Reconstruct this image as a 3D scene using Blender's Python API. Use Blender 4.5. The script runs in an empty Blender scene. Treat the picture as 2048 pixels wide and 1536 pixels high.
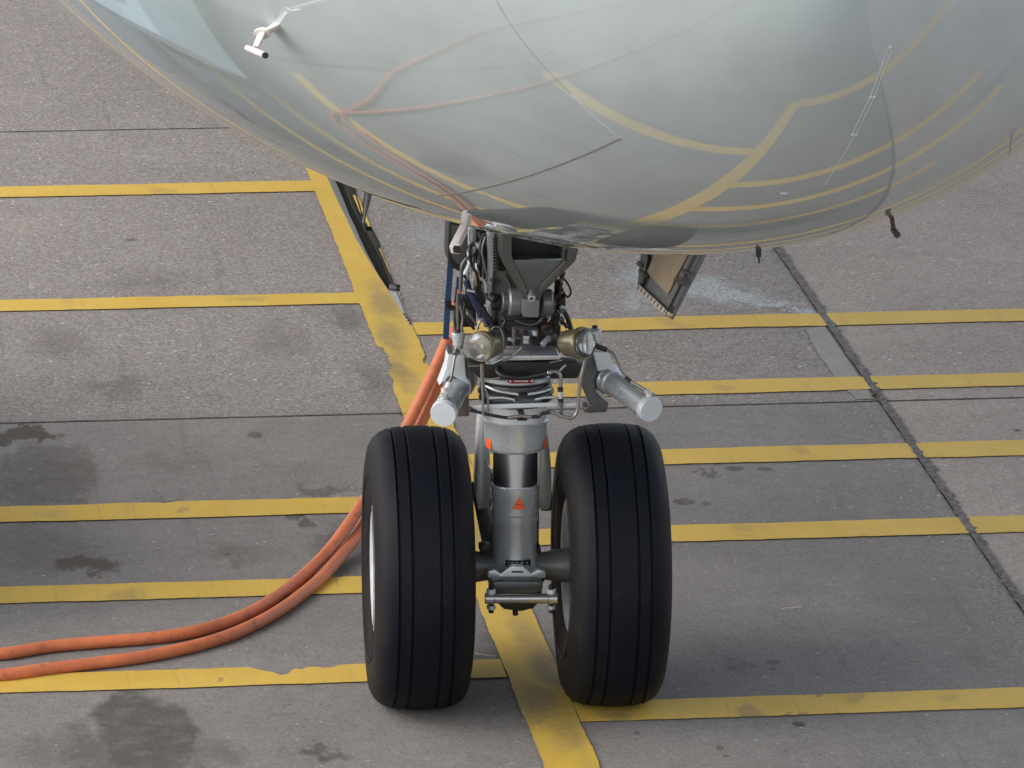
import bpy, math, random
import numpy as np
from mathutils import Vector, Matrix

random.seed(7)
rng = np.random.default_rng(7)
sc = bpy.context.scene
COL = sc.collection

# ------------------------------------------------------------------ camera
# metres; the nose wheels stand at the origin, the aircraft points to -Y
FPX, PITCH, YAW, ROLL = 11088.377, 0.28735046, -0.13707174, 0.01448802
CAM = Vector((-2.38410238, -17.17212874, 6.2))
_c, _s = math.cos(ROLL), math.sin(ROLL)
_cy, _sy = math.cos(PITCH), math.sin(PITCH)
RZ = Matrix.Rotation(YAW, 3, 'Z')
_R = Vector((_c, _s * _sy, _s * _cy))
_U = Vector((-_s, _c * _sy, _c * _cy))
_F = Vector((0, _cy, -_sy))
RIGHT, UP, FWD = RZ @ _R, RZ @ _U, RZ @ _F
cam_d = bpy.data.cameras.new('camera')
cam = bpy.data.objects.new('camera', cam_d)
COL.objects.link(cam)
cam.matrix_world = Matrix(((RIGHT.x, UP.x, -FWD.x, CAM.x), (RIGHT.y, UP.y, -FWD.y, CAM.y),
                           (RIGHT.z, UP.z, -FWD.z, CAM.z), (0, 0, 0, 1)))
cam_d.sensor_width = 36
cam_d.lens = 36 * FPX / 2048
cam_d.clip_start = 0.5
cam_d.clip_end = 6000
sc.camera = cam

# ------------------------------------------------------------------ light
SUN_EL, SUN_AZ = math.radians(38), math.radians(262)
world = bpy.data.worlds.new('World')
sc.world = world
world.use_nodes = True
wn = world.node_tree
bg = wn.nodes['Background']
sky = wn.nodes.new('ShaderNodeTexSky')
sky.sky_type = 'NISHITA'
sky.sun_disc = False
sky.sun_elevation = SUN_EL
sky.sun_rotation = SUN_AZ
sky.air_density = 1.0
sky.dust_density = 2.5
sky.ozone_density = 1.0
hs = wn.nodes.new('ShaderNodeHueSaturation')      # veiled sky: paler than clear blue
hs.inputs['Saturation'].default_value = 0.5
wn.links.new(sky.outputs[0], hs.inputs['Color'])
wn.links.new(hs.outputs[0], bg.inputs[0])
bg.inputs[1].default_value = 0.15
sun_d = bpy.data.lights.new('sun', 'SUN')
sun_d.energy = 0.9
sun_d.angle = math.radians(115)
sun_d.color = (1.0, 0.90, 0.83)
sun = bpy.data.objects.new('sun', sun_d)
COL.objects.link(sun)
sdir = Vector((math.sin(SUN_AZ) * math.cos(SUN_EL), math.cos(SUN_AZ) * math.cos(SUN_EL), math.sin(SUN_EL)))
sun.rotation_euler = sdir.to_track_quat('Z', 'Y').to_euler()
sc.view_settings.view_transform = 'Standard'
sc.view_settings.look = 'None'
sc.view_settings.gamma = 1
sc.view_settings.use_curve_mapping = False
sc.view_settings.exposure = 1.08

# ------------------------------------------------------------------ placing helpers
def ray(px, py):
    return RIGHT * ((px - 1024) / FPX) - UP * ((py - 768) / FPX) + FWD
def P(px, py, y):
    "the point at depth y that stands where the photograph shows it"
    d = ray(px, py)
    return CAM + d * ((y - CAM.y) / d.y)
def PZ(px, py, z=0.0):
    d = ray(px, py)
    return CAM + d * ((z - CAM.z) / d.z)
def PP(px, py, p0, n):
    d = ray(px, py)
    return CAM + d * ((p0 - CAM).dot(n) / d.dot(n))
def z1(x, y): return 840 + x / 3.4133, 380 + y / 3.4133
def z2(x, y): return 680 + x / 2.9257, 820 + y / 2.9257
def z3(x, y): return 640 + x / 5.12, 560 + y / 5.12
def z7(x, y): return 880 + x / 6.8267, 430 + y / 6.8267
def z8(x, y): return 840 + x / 3.9385, 630 + y / 3.9385

# ------------------------------------------------------------------ materials
def mat(name, col, rough=0.5, metal=0.0, spec=0.5, **kw):
    m = bpy.data.materials.new(name)
    m.use_nodes = True
    b = m.node_tree.nodes['Principled BSDF']
    b.inputs['Base Color'].default_value = (*col, 1)
    b.inputs['Roughness'].default_value = rough
    b.inputs['Metallic'].default_value = metal
    b.inputs['Specular IOR Level'].default_value = spec
    for k, v in kw.items():
        b.inputs[k.replace('_', ' ')].default_value = v
    return m
class NT:
    def __init__(s, m):
        s.t = m.node_tree
        s.b = s.t.nodes['Principled BSDF']
    def n(s, typ, **kw):
        nd = s.t.nodes.new(typ)
        for k, v in kw.items():
            setattr(nd, k, v)
        return nd
    def l(s, a, b): s.t.links.new(a, b)
    def sock(s, i, v):
        if hasattr(v, 'is_linked'): s.l(v, i)
        else: i.default_value = v
    def math(s, op, a, b=0.0, c=None, clamp=False):
        nd = s.n('ShaderNodeMath', operation=op, use_clamp=clamp)
        s.sock(nd.inputs[0], a); s.sock(nd.inputs[1], b)
        if c is not None: s.sock(nd.inputs[2], c)
        return nd.outputs[0]
    def vmath(s, op, a, b=None):
        nd = s.n('ShaderNodeVectorMath', operation=op)
        s.sock(nd.inputs[0], a)
        if b is not None: s.sock(nd.inputs[1], b)
        return nd.outputs['Value'] if op in ('LENGTH', 'DISTANCE', 'DOT_PRODUCT') else nd.outputs[0]
    def noise(s, vec, scale, detail=3, rough=0.55, dist=0.0):
        nd = s.n('ShaderNodeTexNoise')
        if vec is not None: s.l(vec, nd.inputs['Vector'])
        nd.inputs['Scale'].default_value = scale
        nd.inputs['Detail'].default_value = detail
        nd.inputs['Roughness'].default_value = rough
        nd.inputs['Distortion'].default_value = dist
        return nd
    def rng(s, v, a, b, c=0.0, d=1.0, smooth=True):
        nd = s.n('ShaderNodeMapRange', clamp=True)
        if smooth: nd.interpolation_type = 'SMOOTHSTEP'
        s.sock(nd.inputs[0], v)
        for i, x in enumerate((a, b, c, d)): nd.inputs[i + 1].default_value = x
        return nd.outputs[0]
    def mix(s, f, a, b, mode='MIX'):
        nd = s.n('ShaderNodeMix', data_type='RGBA', blend_type=mode)
        s.sock(nd.inputs[0], f)
        for i, v in ((6, a), (7, b)):
            if hasattr(v, 'is_linked'): s.l(v, nd.inputs[i])
            else: nd.inputs[i].default_value = (*v, 1)
        return nd.outputs[2]
    def scaled(s, vec, sx, sy, sz):
        return s.vmath('MULTIPLY', vec, (sx, sy, sz))
    def bump(s, h, strength, dist):
        nd = s.n('ShaderNodeBump')
        nd.inputs['Strength'].default_value = strength
        nd.inputs['Distance'].default_value = dist
        s.l(h, nd.inputs['Height'])
        s.l(nd.outputs[0], s.b.inputs['Normal'])

def spot_mask(t, pos, spots):
    "spots: (x, y, rx, ry, strength, softness); ragged stains, sheen and shade laid on the ground"
    tot = None
    for (x, y, rx, ry, st, soft) in spots:
        v = t.vmath('SUBTRACT', pos, (x, y, 0))
        v = t.scaled(v, 1 / rx, 1 / ry, 0)
        d = t.vmath('LENGTH', v)
        m = t.rng(d, 1.0, 1.0 - soft, 0.0, st)
        tot = m if tot is None else t.math('MAXIMUM', tot, m)
    return tot

def gspot(px, py, rx, ry, st, soft):
    p = PZ(px, py)
    k = 18.4 / ((p - CAM).dot(FWD)) * 602
    return (p.x, p.y, rx / k, ry / k / 0.29, st, soft)

STAINS_SHADE = [gspot(*a) for a in (
    (30, 868, 85, 20, .9, .2), (95, 955, 120, 75, .42, .3), (150, 925, 60, 40, .3, .6), (175, 1128, 100, 30, .85, .5), (100, 1095, 190, 70, .3, .8),
    (598, 1042, 34, 14, .55, .3), (690, 1100, 80, 55, .42, .5), (655, 985, 70, 12, .5, .5),
    (285, 1460, 120, 85, .6, .35), (420, 1500, 90, 40, .35, .6), (60, 1500, 90, 40, .3, .8), (620, 1010, 70, 14, .55, .5), (330, 930, 140, 40, .22, .9), (480, 1110, 120, 30, .3, .9), (120, 690, 90, 50, .28, .9), (300, 560, 150, 40, .22, .9), (560, 690, 70, 60, .22, .9), (210, 1510, 140, 60, .45, .6), (640, 1502, 90, 18, .6, .7), (510, 870, 18, 7, .5, .3), (330, 1010, 60, 8, .35, .5),  # bottom-left stains, enlarged to darken the shaded corner too
    (1368, 1003, 27, 7, .65, .25), (1415, 940, 30, 6, .5, .3), (1470, 937, 22, 6, .55, .3), (1530, 938, 18, 5, .5, .3),
    (1545, 1324, 17, 5, .55, .25), (1465, 1336, 14, 5, .4, .4), (1545, 1338, 10, 4, .45, .3), (1598, 1449, 15, 5, .9, .2),
    (1440, 1495, 10, 4, .5, .3), (1452, 1512, 9, 3, .5, .3), (1490, 1330, 60, 22, .28, .8), (1000, 1290, 70, 80, .25, .8), (690, 1150, 40, 16, .4, .6),  # the broad soft one between the tyres paints the shade there
    (1415, 1008, 12, 5, .5, .3), (1275, 1466, 8, 4, .5, .3), (455, 1110, 8, 3, .5, .3), (2035, 861, 9, 3, .8, .3), (262, 480, 16, 4, .5, .4),
    (230, 770, 110, 30, .3, .8), (700, 450, 260, 14, .0, .5), (770, 690, 26, 60, .0, .6), (690, 640, 40, 50, .35, .7), (745, 760, 50, 60, .3, .8))]
WET_SHEEN = [gspot(*a) for a in ((1290, 560, 90, 34, .8, .8), (1400, 572, 110, 30, .95, .8), (1470, 590, 95, 26, 1, .7), (1545, 607, 70, 15, 1, .7), (1615, 623, 40, 7, 1, .5), (1270, 600, 60, 20, .7, .8), (860, 470, 90, 60, .5, .9))]

def concrete(name, base, speck, ground_marks=True):
    m = mat(name, base, 0.8, spec=0.35)
    t = NT(m)
    pos = t.n('ShaderNodeNewGeometry').outputs['Position']
    big = t.noise(pos, 0.9, 5, .6)
    mid = t.noise(pos, 11, 6, .7)
    fine = t.noise(pos, 75, 3, .7)
    grit = t.noise(pos, 190, 2, .6)
    vor = t.n('ShaderNodeTexVoronoi'); t.l(pos, vor.inputs['Vector']); vor.inputs['Scale'].default_value = 125
    v2 = t.n('ShaderNodeTexVoronoi'); t.l(pos, v2.inputs['Vector']); v2.inputs['Scale'].default_value = 58
    sx = t.n('ShaderNodeSeparateXYZ'); t.l(pos, sx.inputs[0])
    # rougher, more open surface beyond the cross joint and right of the long joint
    rough_zone = t.math('MAXIMUM', t.rng(sx.outputs[1], 3.15, 3.4), t.math('MULTIPLY', t.rng(sx.outputs[0], 1.6, 2.0), 0.85))
    rough_zone = t.math('ADD', t.math('MULTIPLY', rough_zone, 0.62), 0.38)
    c = t.mix(t.rng(big.outputs[0], .3, .7), (base[0] * .80, base[1] * .80, base[2] * .82), (base[0] * 1.14, base[1] * 1.13, base[2] * 1.12))
    mid2 = t.noise(pos, 3.2, 6, .68)
    c = t.mix(t.math('MULTIPLY', t.rng(mid2.outputs[0], .48, .72), .5), c, (base[0] * .62, base[1] * .60, base[2] * .57))
    c = t.mix(t.math('MULTIPLY', t.rng(mid.outputs[0], .35, .72), .45), c, tuple(x * .68 for x in base))
    cells = t.n('ShaderNodeSeparateColor'); t.l(vor.outputs['Color'], cells.inputs[0])
    agg = t.mix(cells.outputs[0], (.095, .088, .082), (.46, .42, .385))
    agg = t.mix(t.rng(cells.outputs[1], .72, .9), agg, (.29, .205, .165))
    c = t.mix(t.math('MULTIPLY', rough_zone, speck), c, agg)
    gl = t.n('ShaderNodeSeparateColor'); t.l(v2.outputs['Color'], gl.inputs[0])
    peb = t.math('MULTIPLY', t.rng(gl.outputs[2], .978, .984), t.math('LESS_THAN', v2.outputs['Distance'], t.math('MULTIPLY', gl.outputs[1], .45)))
    c = t.mix(t.math('MULTIPLY', peb, rough_zone), c, (.52, .47, .44))
    pit = t.math('MULTIPLY', t.rng(gl.outputs[0], .95, .96), t.rng(v2.outputs['Distance'], .35, .2))
    c = t.mix(t.math('MULTIPLY', pit, .7), c, (.06, .055, .05))
    # faint travel streaks along the stand
    st = t.noise(t.scaled(pos, 16, .8, 1), 1.0, 4, .6)
    c = t.mix(t.math('MULTIPLY', t.rng(st.outputs[0], .56, .78), .4), c, tuple(x * .55 for x in base))
    st2 = t.noise(t.scaled(pos, 3.5, 22, 1), 1.0, 4, .6)
    c = t.mix(t.math('MULTIPLY', t.rng(st2.outputs[0], .55, .8), .35), c, tuple(x * .6 for x in base))
    rg = 0.82
    if ground_marks:
        wob = t.noise(t.scaled(pos, 1, .45, 1), 7, 6, .68)
        off = t.vmath('MULTIPLY', t.vmath('SUBTRACT', wob.outputs['Color'], (.5, .5, .5)), (.26, .8, 0))
        p2 = t.vmath('ADD', pos, off)
        s = spot_mask(t, p2, [q for q in STAINS_SHADE if q[2] > .05])
        p3 = t.vmath('ADD', pos, t.vmath('MULTIPLY', t.vmath('SUBTRACT', wob.outputs['Color'], (.5, .5, .5)), (.02, .05, 0)))
        s = t.math('MAXIMUM', s, spot_mask(t, p3, [q for q in STAINS_SHADE if q[2] <= .05]))
        s = t.math('MINIMUM', t.math('MULTIPLY', t.math('MULTIPLY', s, 1.35), t.rng(mid.outputs[0], .25, .6, .55, 1.0)), .92)
        c = t.mix(s, c, (.056, .045, .034))
        w = spot_mask(t, p2, WET_SHEEN)
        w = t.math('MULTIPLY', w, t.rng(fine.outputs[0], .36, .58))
        c = t.mix(t.math('MULTIPLY', w, .7), c, (.35, .41, .43))  # sky sheen on the wet film mixed in as pale blue
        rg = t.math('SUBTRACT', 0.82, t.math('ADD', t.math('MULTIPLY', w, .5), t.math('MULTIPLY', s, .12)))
        t.sock(t.b.inputs['Roughness'], rg)
    t.l(c, t.b.inputs['Base Color'])
    h = t.math('ADD', t.math('MULTIPLY', fine.outputs[0], .6), t.math('MULTIPLY', grit.outputs[0], .5))
    h = t.math('ADD', h, t.math('MULTIPLY', cells.outputs[2], .5))
    t.bump(h, 0.55, 0.004)
    return m

M = {}
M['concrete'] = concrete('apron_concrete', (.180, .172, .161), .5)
M['concrete_lit'] = concrete('apron_concrete_lit', (.355, .304, .263), .42)  # lit copy for right slabs; light and shade across the stand painted in
M['concrete_far'] = concrete('apron_concrete_plain', (.28, .265, .255), .4, ground_marks=False)
M['patch'] = mat('smooth_repair_mortar', (.33, .31, .295), .85)
t = NT(M['patch']); g = t.n('ShaderNodeNewGeometry').outputs['Position']
t.l(t.mix(t.rng(t.noise(g, 14, 5).outputs[0], .3, .7), (.235, .218, .20), (.285, .265, .242)), t.b.inputs['Base Color'])
M['sealant'] = mat('joint_sealant', (.075, .066, .062), .7)
t = NT(M['sealant']); g = t.n('ShaderNodeNewGeometry').outputs['Position']
t.l(t.mix(t.rng(t.noise(g, 45, 4).outputs[0], .35, .7), (.06, .053, .05), (.16, .142, .132)), t.b.inputs['Base Color'])
t.bump(t.noise(g, 70, 3).outputs[0], .6, .004)
M['joint_dark'] = mat('joint_gap', (.035, .033, .032), .9)

def paint(name, smudges_shade):
    m = mat(name, (.6, .45, .08), .62, spec=.4)
    t = NT(m)
    pos = t.n('ShaderNodeNewGeometry').outputs['Position']
    a = t.noise(pos, 2.2, 5, .6); b = t.noise(pos, 26, 4, .65); f = t.noise(pos, 110, 3, .7)
    c = t.mix(t.rng(a.outputs[0], .3, .7), (.52, .33, .042), (.59, .39, .065))
    c = t.mix(t.math('MULTIPLY', t.rng(b.outputs[0], .4, .75), .5), c, (.47, .335, .07))
    c = t.mix(t.math('MULTIPLY', t.rng(f.outputs[0], .52, .7), .35), c, (.40, .32, .11))
    s1 = t.noise(t.scaled(pos, 9, .7, 1), 1.0, 4, .6)
    c = t.mix(t.math('MULTIPLY', t.rng(s1.outputs[0], .55, .75), .45), c, (.33, .27, .09))
    s3 = t.noise(t.scaled(pos, 30, 2.0, 1), 1.0, 3, .6)
    c = t.mix(t.math('MULTIPLY', t.rng(s3.outputs[0], .66, .72), .55), c, (.30, .25, .11))
    s2 = t.noise(t.scaled(pos, 2.5, 40, 1), 1.0, 3, .6)
    c = t.mix(t.math('MULTIPLY', t.rng(s2.outputs[0], .6, .74), .3), c, (.36, .30, .13))
    wob = t.noise(pos, 4, 4, .6)
    p2 = t.vmath('ADD', pos, t.vmath('MULTIPLY', t.vmath('SUBTRACT', wob.outputs['Color'], (.5, .5, .5)), (.09, .5, 0)))
    if smudges_shade:
        s = spot_mask(t, p2, smudges_shade)
        s = t.math('MULTIPLY', s, t.rng(b.outputs[0], .2, .6, .6, 1))
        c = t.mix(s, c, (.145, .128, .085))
    w = t.noise(pos, 60, 4, .7)
    w2 = t.noise(pos, 3.5, 3, .6)
    worn = t.rng(t.math('ADD', w.outputs[0], t.math('MULTIPLY', w2.outputs[0], .5)), .94, 1.03)
    c = t.mix(t.math('MULTIPLY', worn, .75), c, (.24, .225, .21))
    st4 = t.noise(t.scaled(pos, 60, 1.2, 1), 1.0, 3, .6)
    c = t.mix(t.math('MULTIPLY', t.rng(st4.outputs[0], .60, .70), .3), c, (.26, .21, .09))
    t.l(c, t.b.inputs['Base Color'])
    t.bump(t.math('ADD', f.outputs[0], t.math('MULTIPLY', w.outputs[0], .6)), .4, .003)
    return m
SM = [gspot(*a) for a in ((765, 600, 45, 60, .6, .8), (785, 680, 42, 70, .6, .8), (800, 745, 36, 40, .65, .7), (812, 950 - 190, 40, 36, .5, .7), (1090, 1330, 50, 60, .75, .8), (1230, 1425, 60, 18, .6, .8), (330, 385, 40, 10, .3, .7), (500, 600, 60, 10, .3, .7), (250, 1195, 60, 12, .3, .7), (600, 1170, 40, 10, .35, .7), (1350, 650, 50, 10, .3, .7), (1450, 775, 40, 9, .35, .7), (1880, 655, 40, 9, .3, .7), (1900, 1400, 40, 12, .3, .7),  # rubber smudges, plus soft spots painting shade in front of the tyres
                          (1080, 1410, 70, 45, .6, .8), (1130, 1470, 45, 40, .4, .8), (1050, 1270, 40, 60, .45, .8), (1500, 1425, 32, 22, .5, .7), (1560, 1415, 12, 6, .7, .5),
                          (1710, 1400, 22, 14, .35, .6), (1645, 1402, 12, 4, .7, .4), (1600, 1425, 16, 8, .5, .5), (1490, 1072, 40, 12, .3, .7), (700, 1000, 40, 10, .5, .7),
                          (365, 1016, 16, 4, .5, .5), (440, 1356, 10, 5, .6, .5), (95, 1030, 60, 16, .25, .8), (1600, 900, 25, 14, .3, .7), (960, 1090, 30, 60, .35, .8))]
M['yellow'] = paint('yellow_marking_paint', SM)

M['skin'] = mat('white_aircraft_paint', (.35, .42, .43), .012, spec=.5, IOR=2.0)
t = NT(M['skin']); g = t.n('ShaderNodeNewGeometry').outputs['Position']
d = t.noise(t.scaled(g, 1, .35, 1), 3.0, 5, .6); d2 = t.noise(g, 40, 3, .6)
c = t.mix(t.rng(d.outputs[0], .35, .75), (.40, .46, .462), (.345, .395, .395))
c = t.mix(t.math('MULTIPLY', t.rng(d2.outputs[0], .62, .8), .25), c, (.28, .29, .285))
t.l(c, t.b.inputs['Base Color'])
t.bump(t.noise(g, 2.6, 2, .5).outputs[0], .022, .02)

def worn_metal(name, col, rough, metal, dirt=(.05, .046, .04), amt=.35, scale=28):
    m = mat(name, col, rough, metal)
    t = NT(m)
    g = t.n('ShaderNodeTexCoord').outputs['Object']
    n1 = t.noise(g, scale, 5, .65); n2 = t.noise(g, scale * 6, 3, .6)
    f = t.math('MULTIPLY', t.rng(n1.outputs[0], .35, .95), amt)
    t.l(t.mix(f, col, dirt), t.b.inputs['Base Color'])
    t.sock(t.b.inputs['Roughness'], t.rng(n1.outputs[0], .3, .7, max(rough - .04, .02), min(rough + .08, 1)))
    return m
M['silver'] = worn_metal('silver_gear_enamel', (.58, .61, .635), .28, .5, amt=.25, scale=10)
M['silver_light'] = worn_metal('pale_gear_enamel', (.56, .60, .63), .38, .1, amt=.12, scale=10)
M['greycast'] = worn_metal('grey_cast_fitting', (.115, .12, .115), .30, .45, amt=.25, scale=9)
M['castlight'] = worn_metal('grey_cast_lug', (.21, .22, .22), .35, .4, amt=.3, scale=9)
M['darkmetal'] = worn_metal('dark_grimy_metal', (.013, .0125, .0125), .5, .1, (.045, .035, .028), .4, 14)
M['midmetal'] = worn_metal('grimy_grey_metal', (.13, .13, .13), .4, .4, amt=.4, scale=10)
M['chrome'] = mat('chrome', (.66, .70, .75), .27, 1.0)
M['oldchrome'] = worn_metal('worn_chrome', (.45, .45, .44), .2, .95, (.08, .07, .06), .45, 40)
M['olive'] = worn_metal('olive_lamp_shell', (.185, .16, .10), .3, .5, (.10, .08, .05), .5, 40)
M['reflector'] = mat('lamp_reflector', (.88, .89, .90), .12, 1.0)
M['lens'] = bpy.data.materials.new('lamp_glass')
M['lens'].use_nodes = True
_t = M['lens'].node_tree; _t.nodes.remove(_t.nodes['Principled BSDF'])
_a = _t.nodes.new('ShaderNodeBsdfTransparent'); _b = _t.nodes.new('ShaderNodeBsdfGlossy'); _m = _t.nodes.new('ShaderNodeMixShader'); _w = _t.nodes.new('ShaderNodeLayerWeight')
_a.inputs[0].default_value = (.9, .91, .9, 1); _b.inputs['Roughness'].default_value = .04; _w.inputs[0].default_value = .35
_t.links.new(_w.outputs['Fresnel'], _m.inputs[0]); _t.links.new(_a.outputs[0], _m.inputs[1]); _t.links.new(_b.outputs[0], _m.inputs[2])
_d = _t.nodes.new('ShaderNodeBsdfDiffuse'); _d.inputs[0].default_value = (.8, .8, .79, 1)
_n = _t.nodes.new('ShaderNodeMixShader'); _n.inputs[0].default_value = .03
_t.links.new(_m.outputs[0], _n.inputs[1]); _t.links.new(_d.outputs[0], _n.inputs[2])
_t.links.new(_n.outputs[0], _t.nodes['Material Output'].inputs[0])
M['black'] = mat('black_rubber_hose', (.012, .012, .013), .45)
M['blacklabel'] = mat('black_label', (.012, .012, .013), .4)
M['white_ink'] = mat('white_ink', (.7, .7, .7), .5)
M['red'] = mat('red_placard', (.20, .014, .018), .35)
M['orange_ink'] = mat('orange_marking', (.85, .12, .02), .4)
M['blue'] = worn_metal('blue_sleeve', (.012, .05, .12), .6, 0, (.02, .02, .025), .4)
M['navy'] = worn_metal('navy_sleeve', (.010, .016, .055), .6, 0, (.03, .03, .035), .4)
M['steelpipe'] = worn_metal('steel_pipe', (.30, .285, .26), .32, .7, (.12, .10, .08), .25, 6)
M['doorskin'] = worn_metal('grey_door_skin', (.28, .29, .30), .25, .1, amt=.25, scale=10)
M['flangetan'] = mat('tan_flange', (.50, .42, .33), .5)
M['tan'] = worn_metal('tan_honeycomb_panel', (.36, .27, .18), .7, 0, (.22, .16, .11), .6, 20)
M['doorgrey'] = worn_metal('grey_door_frame', (.13, .133, .135), .5, .15, amt=.5, scale=16)
M['doordark'] = worn_metal('dark_door_structure', (.055, .053, .048), .6, .1, (.09, .08, .07), .5, 16)
M['rim'] = worn_metal('white_wheel_rim', (.46, .48, .49), .45, .1, (.12, .11, .10), .5, 14)
M['probe'] = mat('pale_probe', (.74, .68, .66), .3, .2)
M['brown'] = worn_metal('heat_browned_steel', (.075, .034, .026), .35, .6, (.03, .02, .02), .5)

M['rubber'] = mat('tyre_rubber', (.008, .0085, .010), .6, spec=.14)
t = NT(M['rubber']); g = t.n('ShaderNodeTexCoord').outputs['Object']
n1 = t.noise(g, 7, 5, .65); n2 = t.noise(g, 120, 3, .6)
n3 = t.noise(t.scaled(g, 40, 3, 3), 1.0, 4, .6)
c = t.mix(t.math('MULTIPLY', t.rng(n1.outputs[0], .45, .8), .6), (.0035, .0048, .0088), (.009, .0092, .010))
c = t.mix(t.math('MULTIPLY', t.rng(n3.outputs[0], .58, .8), .4), c, (.02, .0185, .018))
c = t.mix(t.rng(n2.outputs[0], .78, .84), c, (.05, .045, .04))
n5 = t.noise(t.scaled(g, 14, 60, 60), 1.0, 3, .6)
c = t.mix(t.math('MULTIPLY', t.rng(n5.outputs[0], .64, .74), .35), c, (.035, .034, .034))
sx = t.n('ShaderNodeSeparateXYZ'); t.l(g, sx.inputs[0])
side = t.rng(t.math('ABSOLUTE', sx.outputs[0]), .098, .15)
c = t.mix(t.math('MULTIPLY', side, t.rng(n1.outputs[0], .3, .65, .35, 1.0)), c, (.017, .0155, .0145))
t.l(c, t.b.inputs['Base Color'])
t.sock(t.b.inputs['Roughness'], t.rng(n1.outputs[0], .3, .7, .52, .7))
t.bump(n2.outputs[0], .25, .002)

M['orange'] = mat('orange_cable_sheath', (.50, .125, .045), .5, spec=.4)
t = NT(M['orange']); g = t.n('ShaderNodeNewGeometry').outputs['Position']
n1 = t.noise(g, 9, 5, .65); n2 = t.noise(t.scaled(g, 22, 10, 22), 1.0, 4, .65); n3 = t.noise(g, 90, 3)
c = t.mix(t.rng(n1.outputs[0], .3, .7), (.58, .165, .062), (.44, .13, .06))
c = t.mix(t.math('MULTIPLY', t.rng(n2.outputs[0], .52, .72), .6), c, (.23, .085, .05))
c = t.mix(t.math('MULTIPLY', t.rng(n3.outputs[0], .62, .72), .4), c, (.62, .27, .15))
t.l(c, t.b.inputs['Base Color'])
t.bump(n3.outputs[0], .2, .003)

M['water'] = mat('thin_water_film', (.10, .10, .098), .03, spec=.55)
t = NT(M['water']); g = t.n('ShaderNodeNewGeometry').outputs['Position']
t.bump(t.noise(g, 3, 3).outputs[0], .06, .02)
M['weed'] = mat('green_weed', (.06, .09, .02), .7)
M['straw'] = mat('dry_straw', (.5, .44, .33), .7)
M['bay'] = mat('bay_primer', (.20, .21, .19), .6)

# ------------------------------------------------------------------ mesh helpers
def link(name, me, m=None, parent=None):
    o = bpy.data.objects.new(name, me)
    COL.objects.link(o)
    if m is not None:
        me.materials.append(M[m] if isinstance(m, str) else m)
    if parent is not None:
        o.parent = parent
    return o
def smooth(me, ang=38):
    me.polygons.foreach_set('use_smooth', [True] * len(me.polygons))
    try:
        me.set_sharp_from_angle(angle=math.radians(ang))
    except Exception:
        pass
def mesh(name, v, f, m=None, parent=None, sm=True, ang=38):
    me = bpy.data.meshes.new(name)
    me.from_pydata([tuple(x) for x in v], [], f)
    me.update()
    if sm: smooth(me, ang)
    return link(name, me, m, parent)
def empty(name, loc=(0, 0, 0), parent=None):
    o = bpy.data.objects.new(name, None)
    o.location = loc
    o.empty_display_size = .2
    COL.objects.link(o)
    if parent is not None: o.parent = parent
    return o
def tag(o, label=None, cat=None, group=None, kind=None):
    if label: o['label'] = label
    if cat: o['category'] = cat
    if group: o['group'] = group
    if kind: o['kind'] = kind
    return o
class MB:
    def __init__(s): s.v = []; s.f = []
    def add(s, v, f):
        n = len(s.v)
        s.v += [Vector(x) for x in v]
        s.f += [tuple(i + n for i in q) for q in f]
    def build(s, name, m, parent=None, sm=True, ang=38): return mesh(name, s.v, s.f, m, parent, sm, ang)
def frame(d):
    d = d.normalized()
    a = Vector((0, 0, 1)) if abs(d.z) < .9 else Vector((1, 0, 0))
    u = d.cross(a).normalized()
    return d, u, d.cross(u).normalized()
def lathe_data(a, b, prof, seg=32):
    "profile: (metres along a->b, radius)"
    a, b = Vector(a), Vector(b)
    d, u, w = frame(b - a)
    v, f = [], []
    k = len(prof)
    for h, r in prof:
        for i in range(seg):
            th = 2 * math.pi * i / seg
            v.append(a + d * h + (u * math.cos(th) + w * math.sin(th)) * max(r, 1e-5))
    for j in range(k - 1):
        for i in range(seg):
            i2 = (i + 1) % seg
            f.append((j * seg + i, j * seg + i2, (j + 1) * seg + i2, (j + 1) * seg + i))
    if prof[0][1] > 1e-4: f.append(tuple(range(seg))[::-1])
    if prof[-1][1] > 1e-4: f.append(tuple((k - 1) * seg + i for i in range(seg)))
    return v, f
def lathe(name, a, b, prof, m, parent=None, seg=32):
    return mesh(name, *lathe_data(a, b, prof, seg), m, parent)
def cyl_data(a, b, r, r2=None, seg=24, bev=None):
    L = (Vector(b) - Vector(a)).length
    r2 = r if r2 is None else r2
    bv = min(r, r2) * .12 if bev is None else bev
    bv = min(bv, L * .3)
    return lathe_data(a, b, [(0, r - bv), (bv, r), (L - bv, r2), (L, r2 - bv)], seg)
def cyl(name, a, b, r, m, parent=None, r2=None, seg=24, bev=None):
    return mesh(name, *cyl_data(a, b, r, r2, seg, bev), m, parent)
def spline(pts, n=6):
    pts = [Vector(p) for p in pts]
    if len(pts) < 3: return pts
    q = [pts[0] * 2 - pts[1]] + pts + [pts[-1] * 2 - pts[-2]]
    out = []
    for i in range(1, len(q) - 2):
        p0, p1, p2, p3 = q[i - 1:i + 3]
        for k in range(n):
            s = k / n
            out.append(.5 * ((2 * p1) + (p2 - p0) * s + (2 * p0 - 5 * p1 + 4 * p2 - p3) * s * s + (3 * p1 - p0 - 3 * p2 + p3) * s ** 3))
    out.append(pts[-1])
    return out
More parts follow.
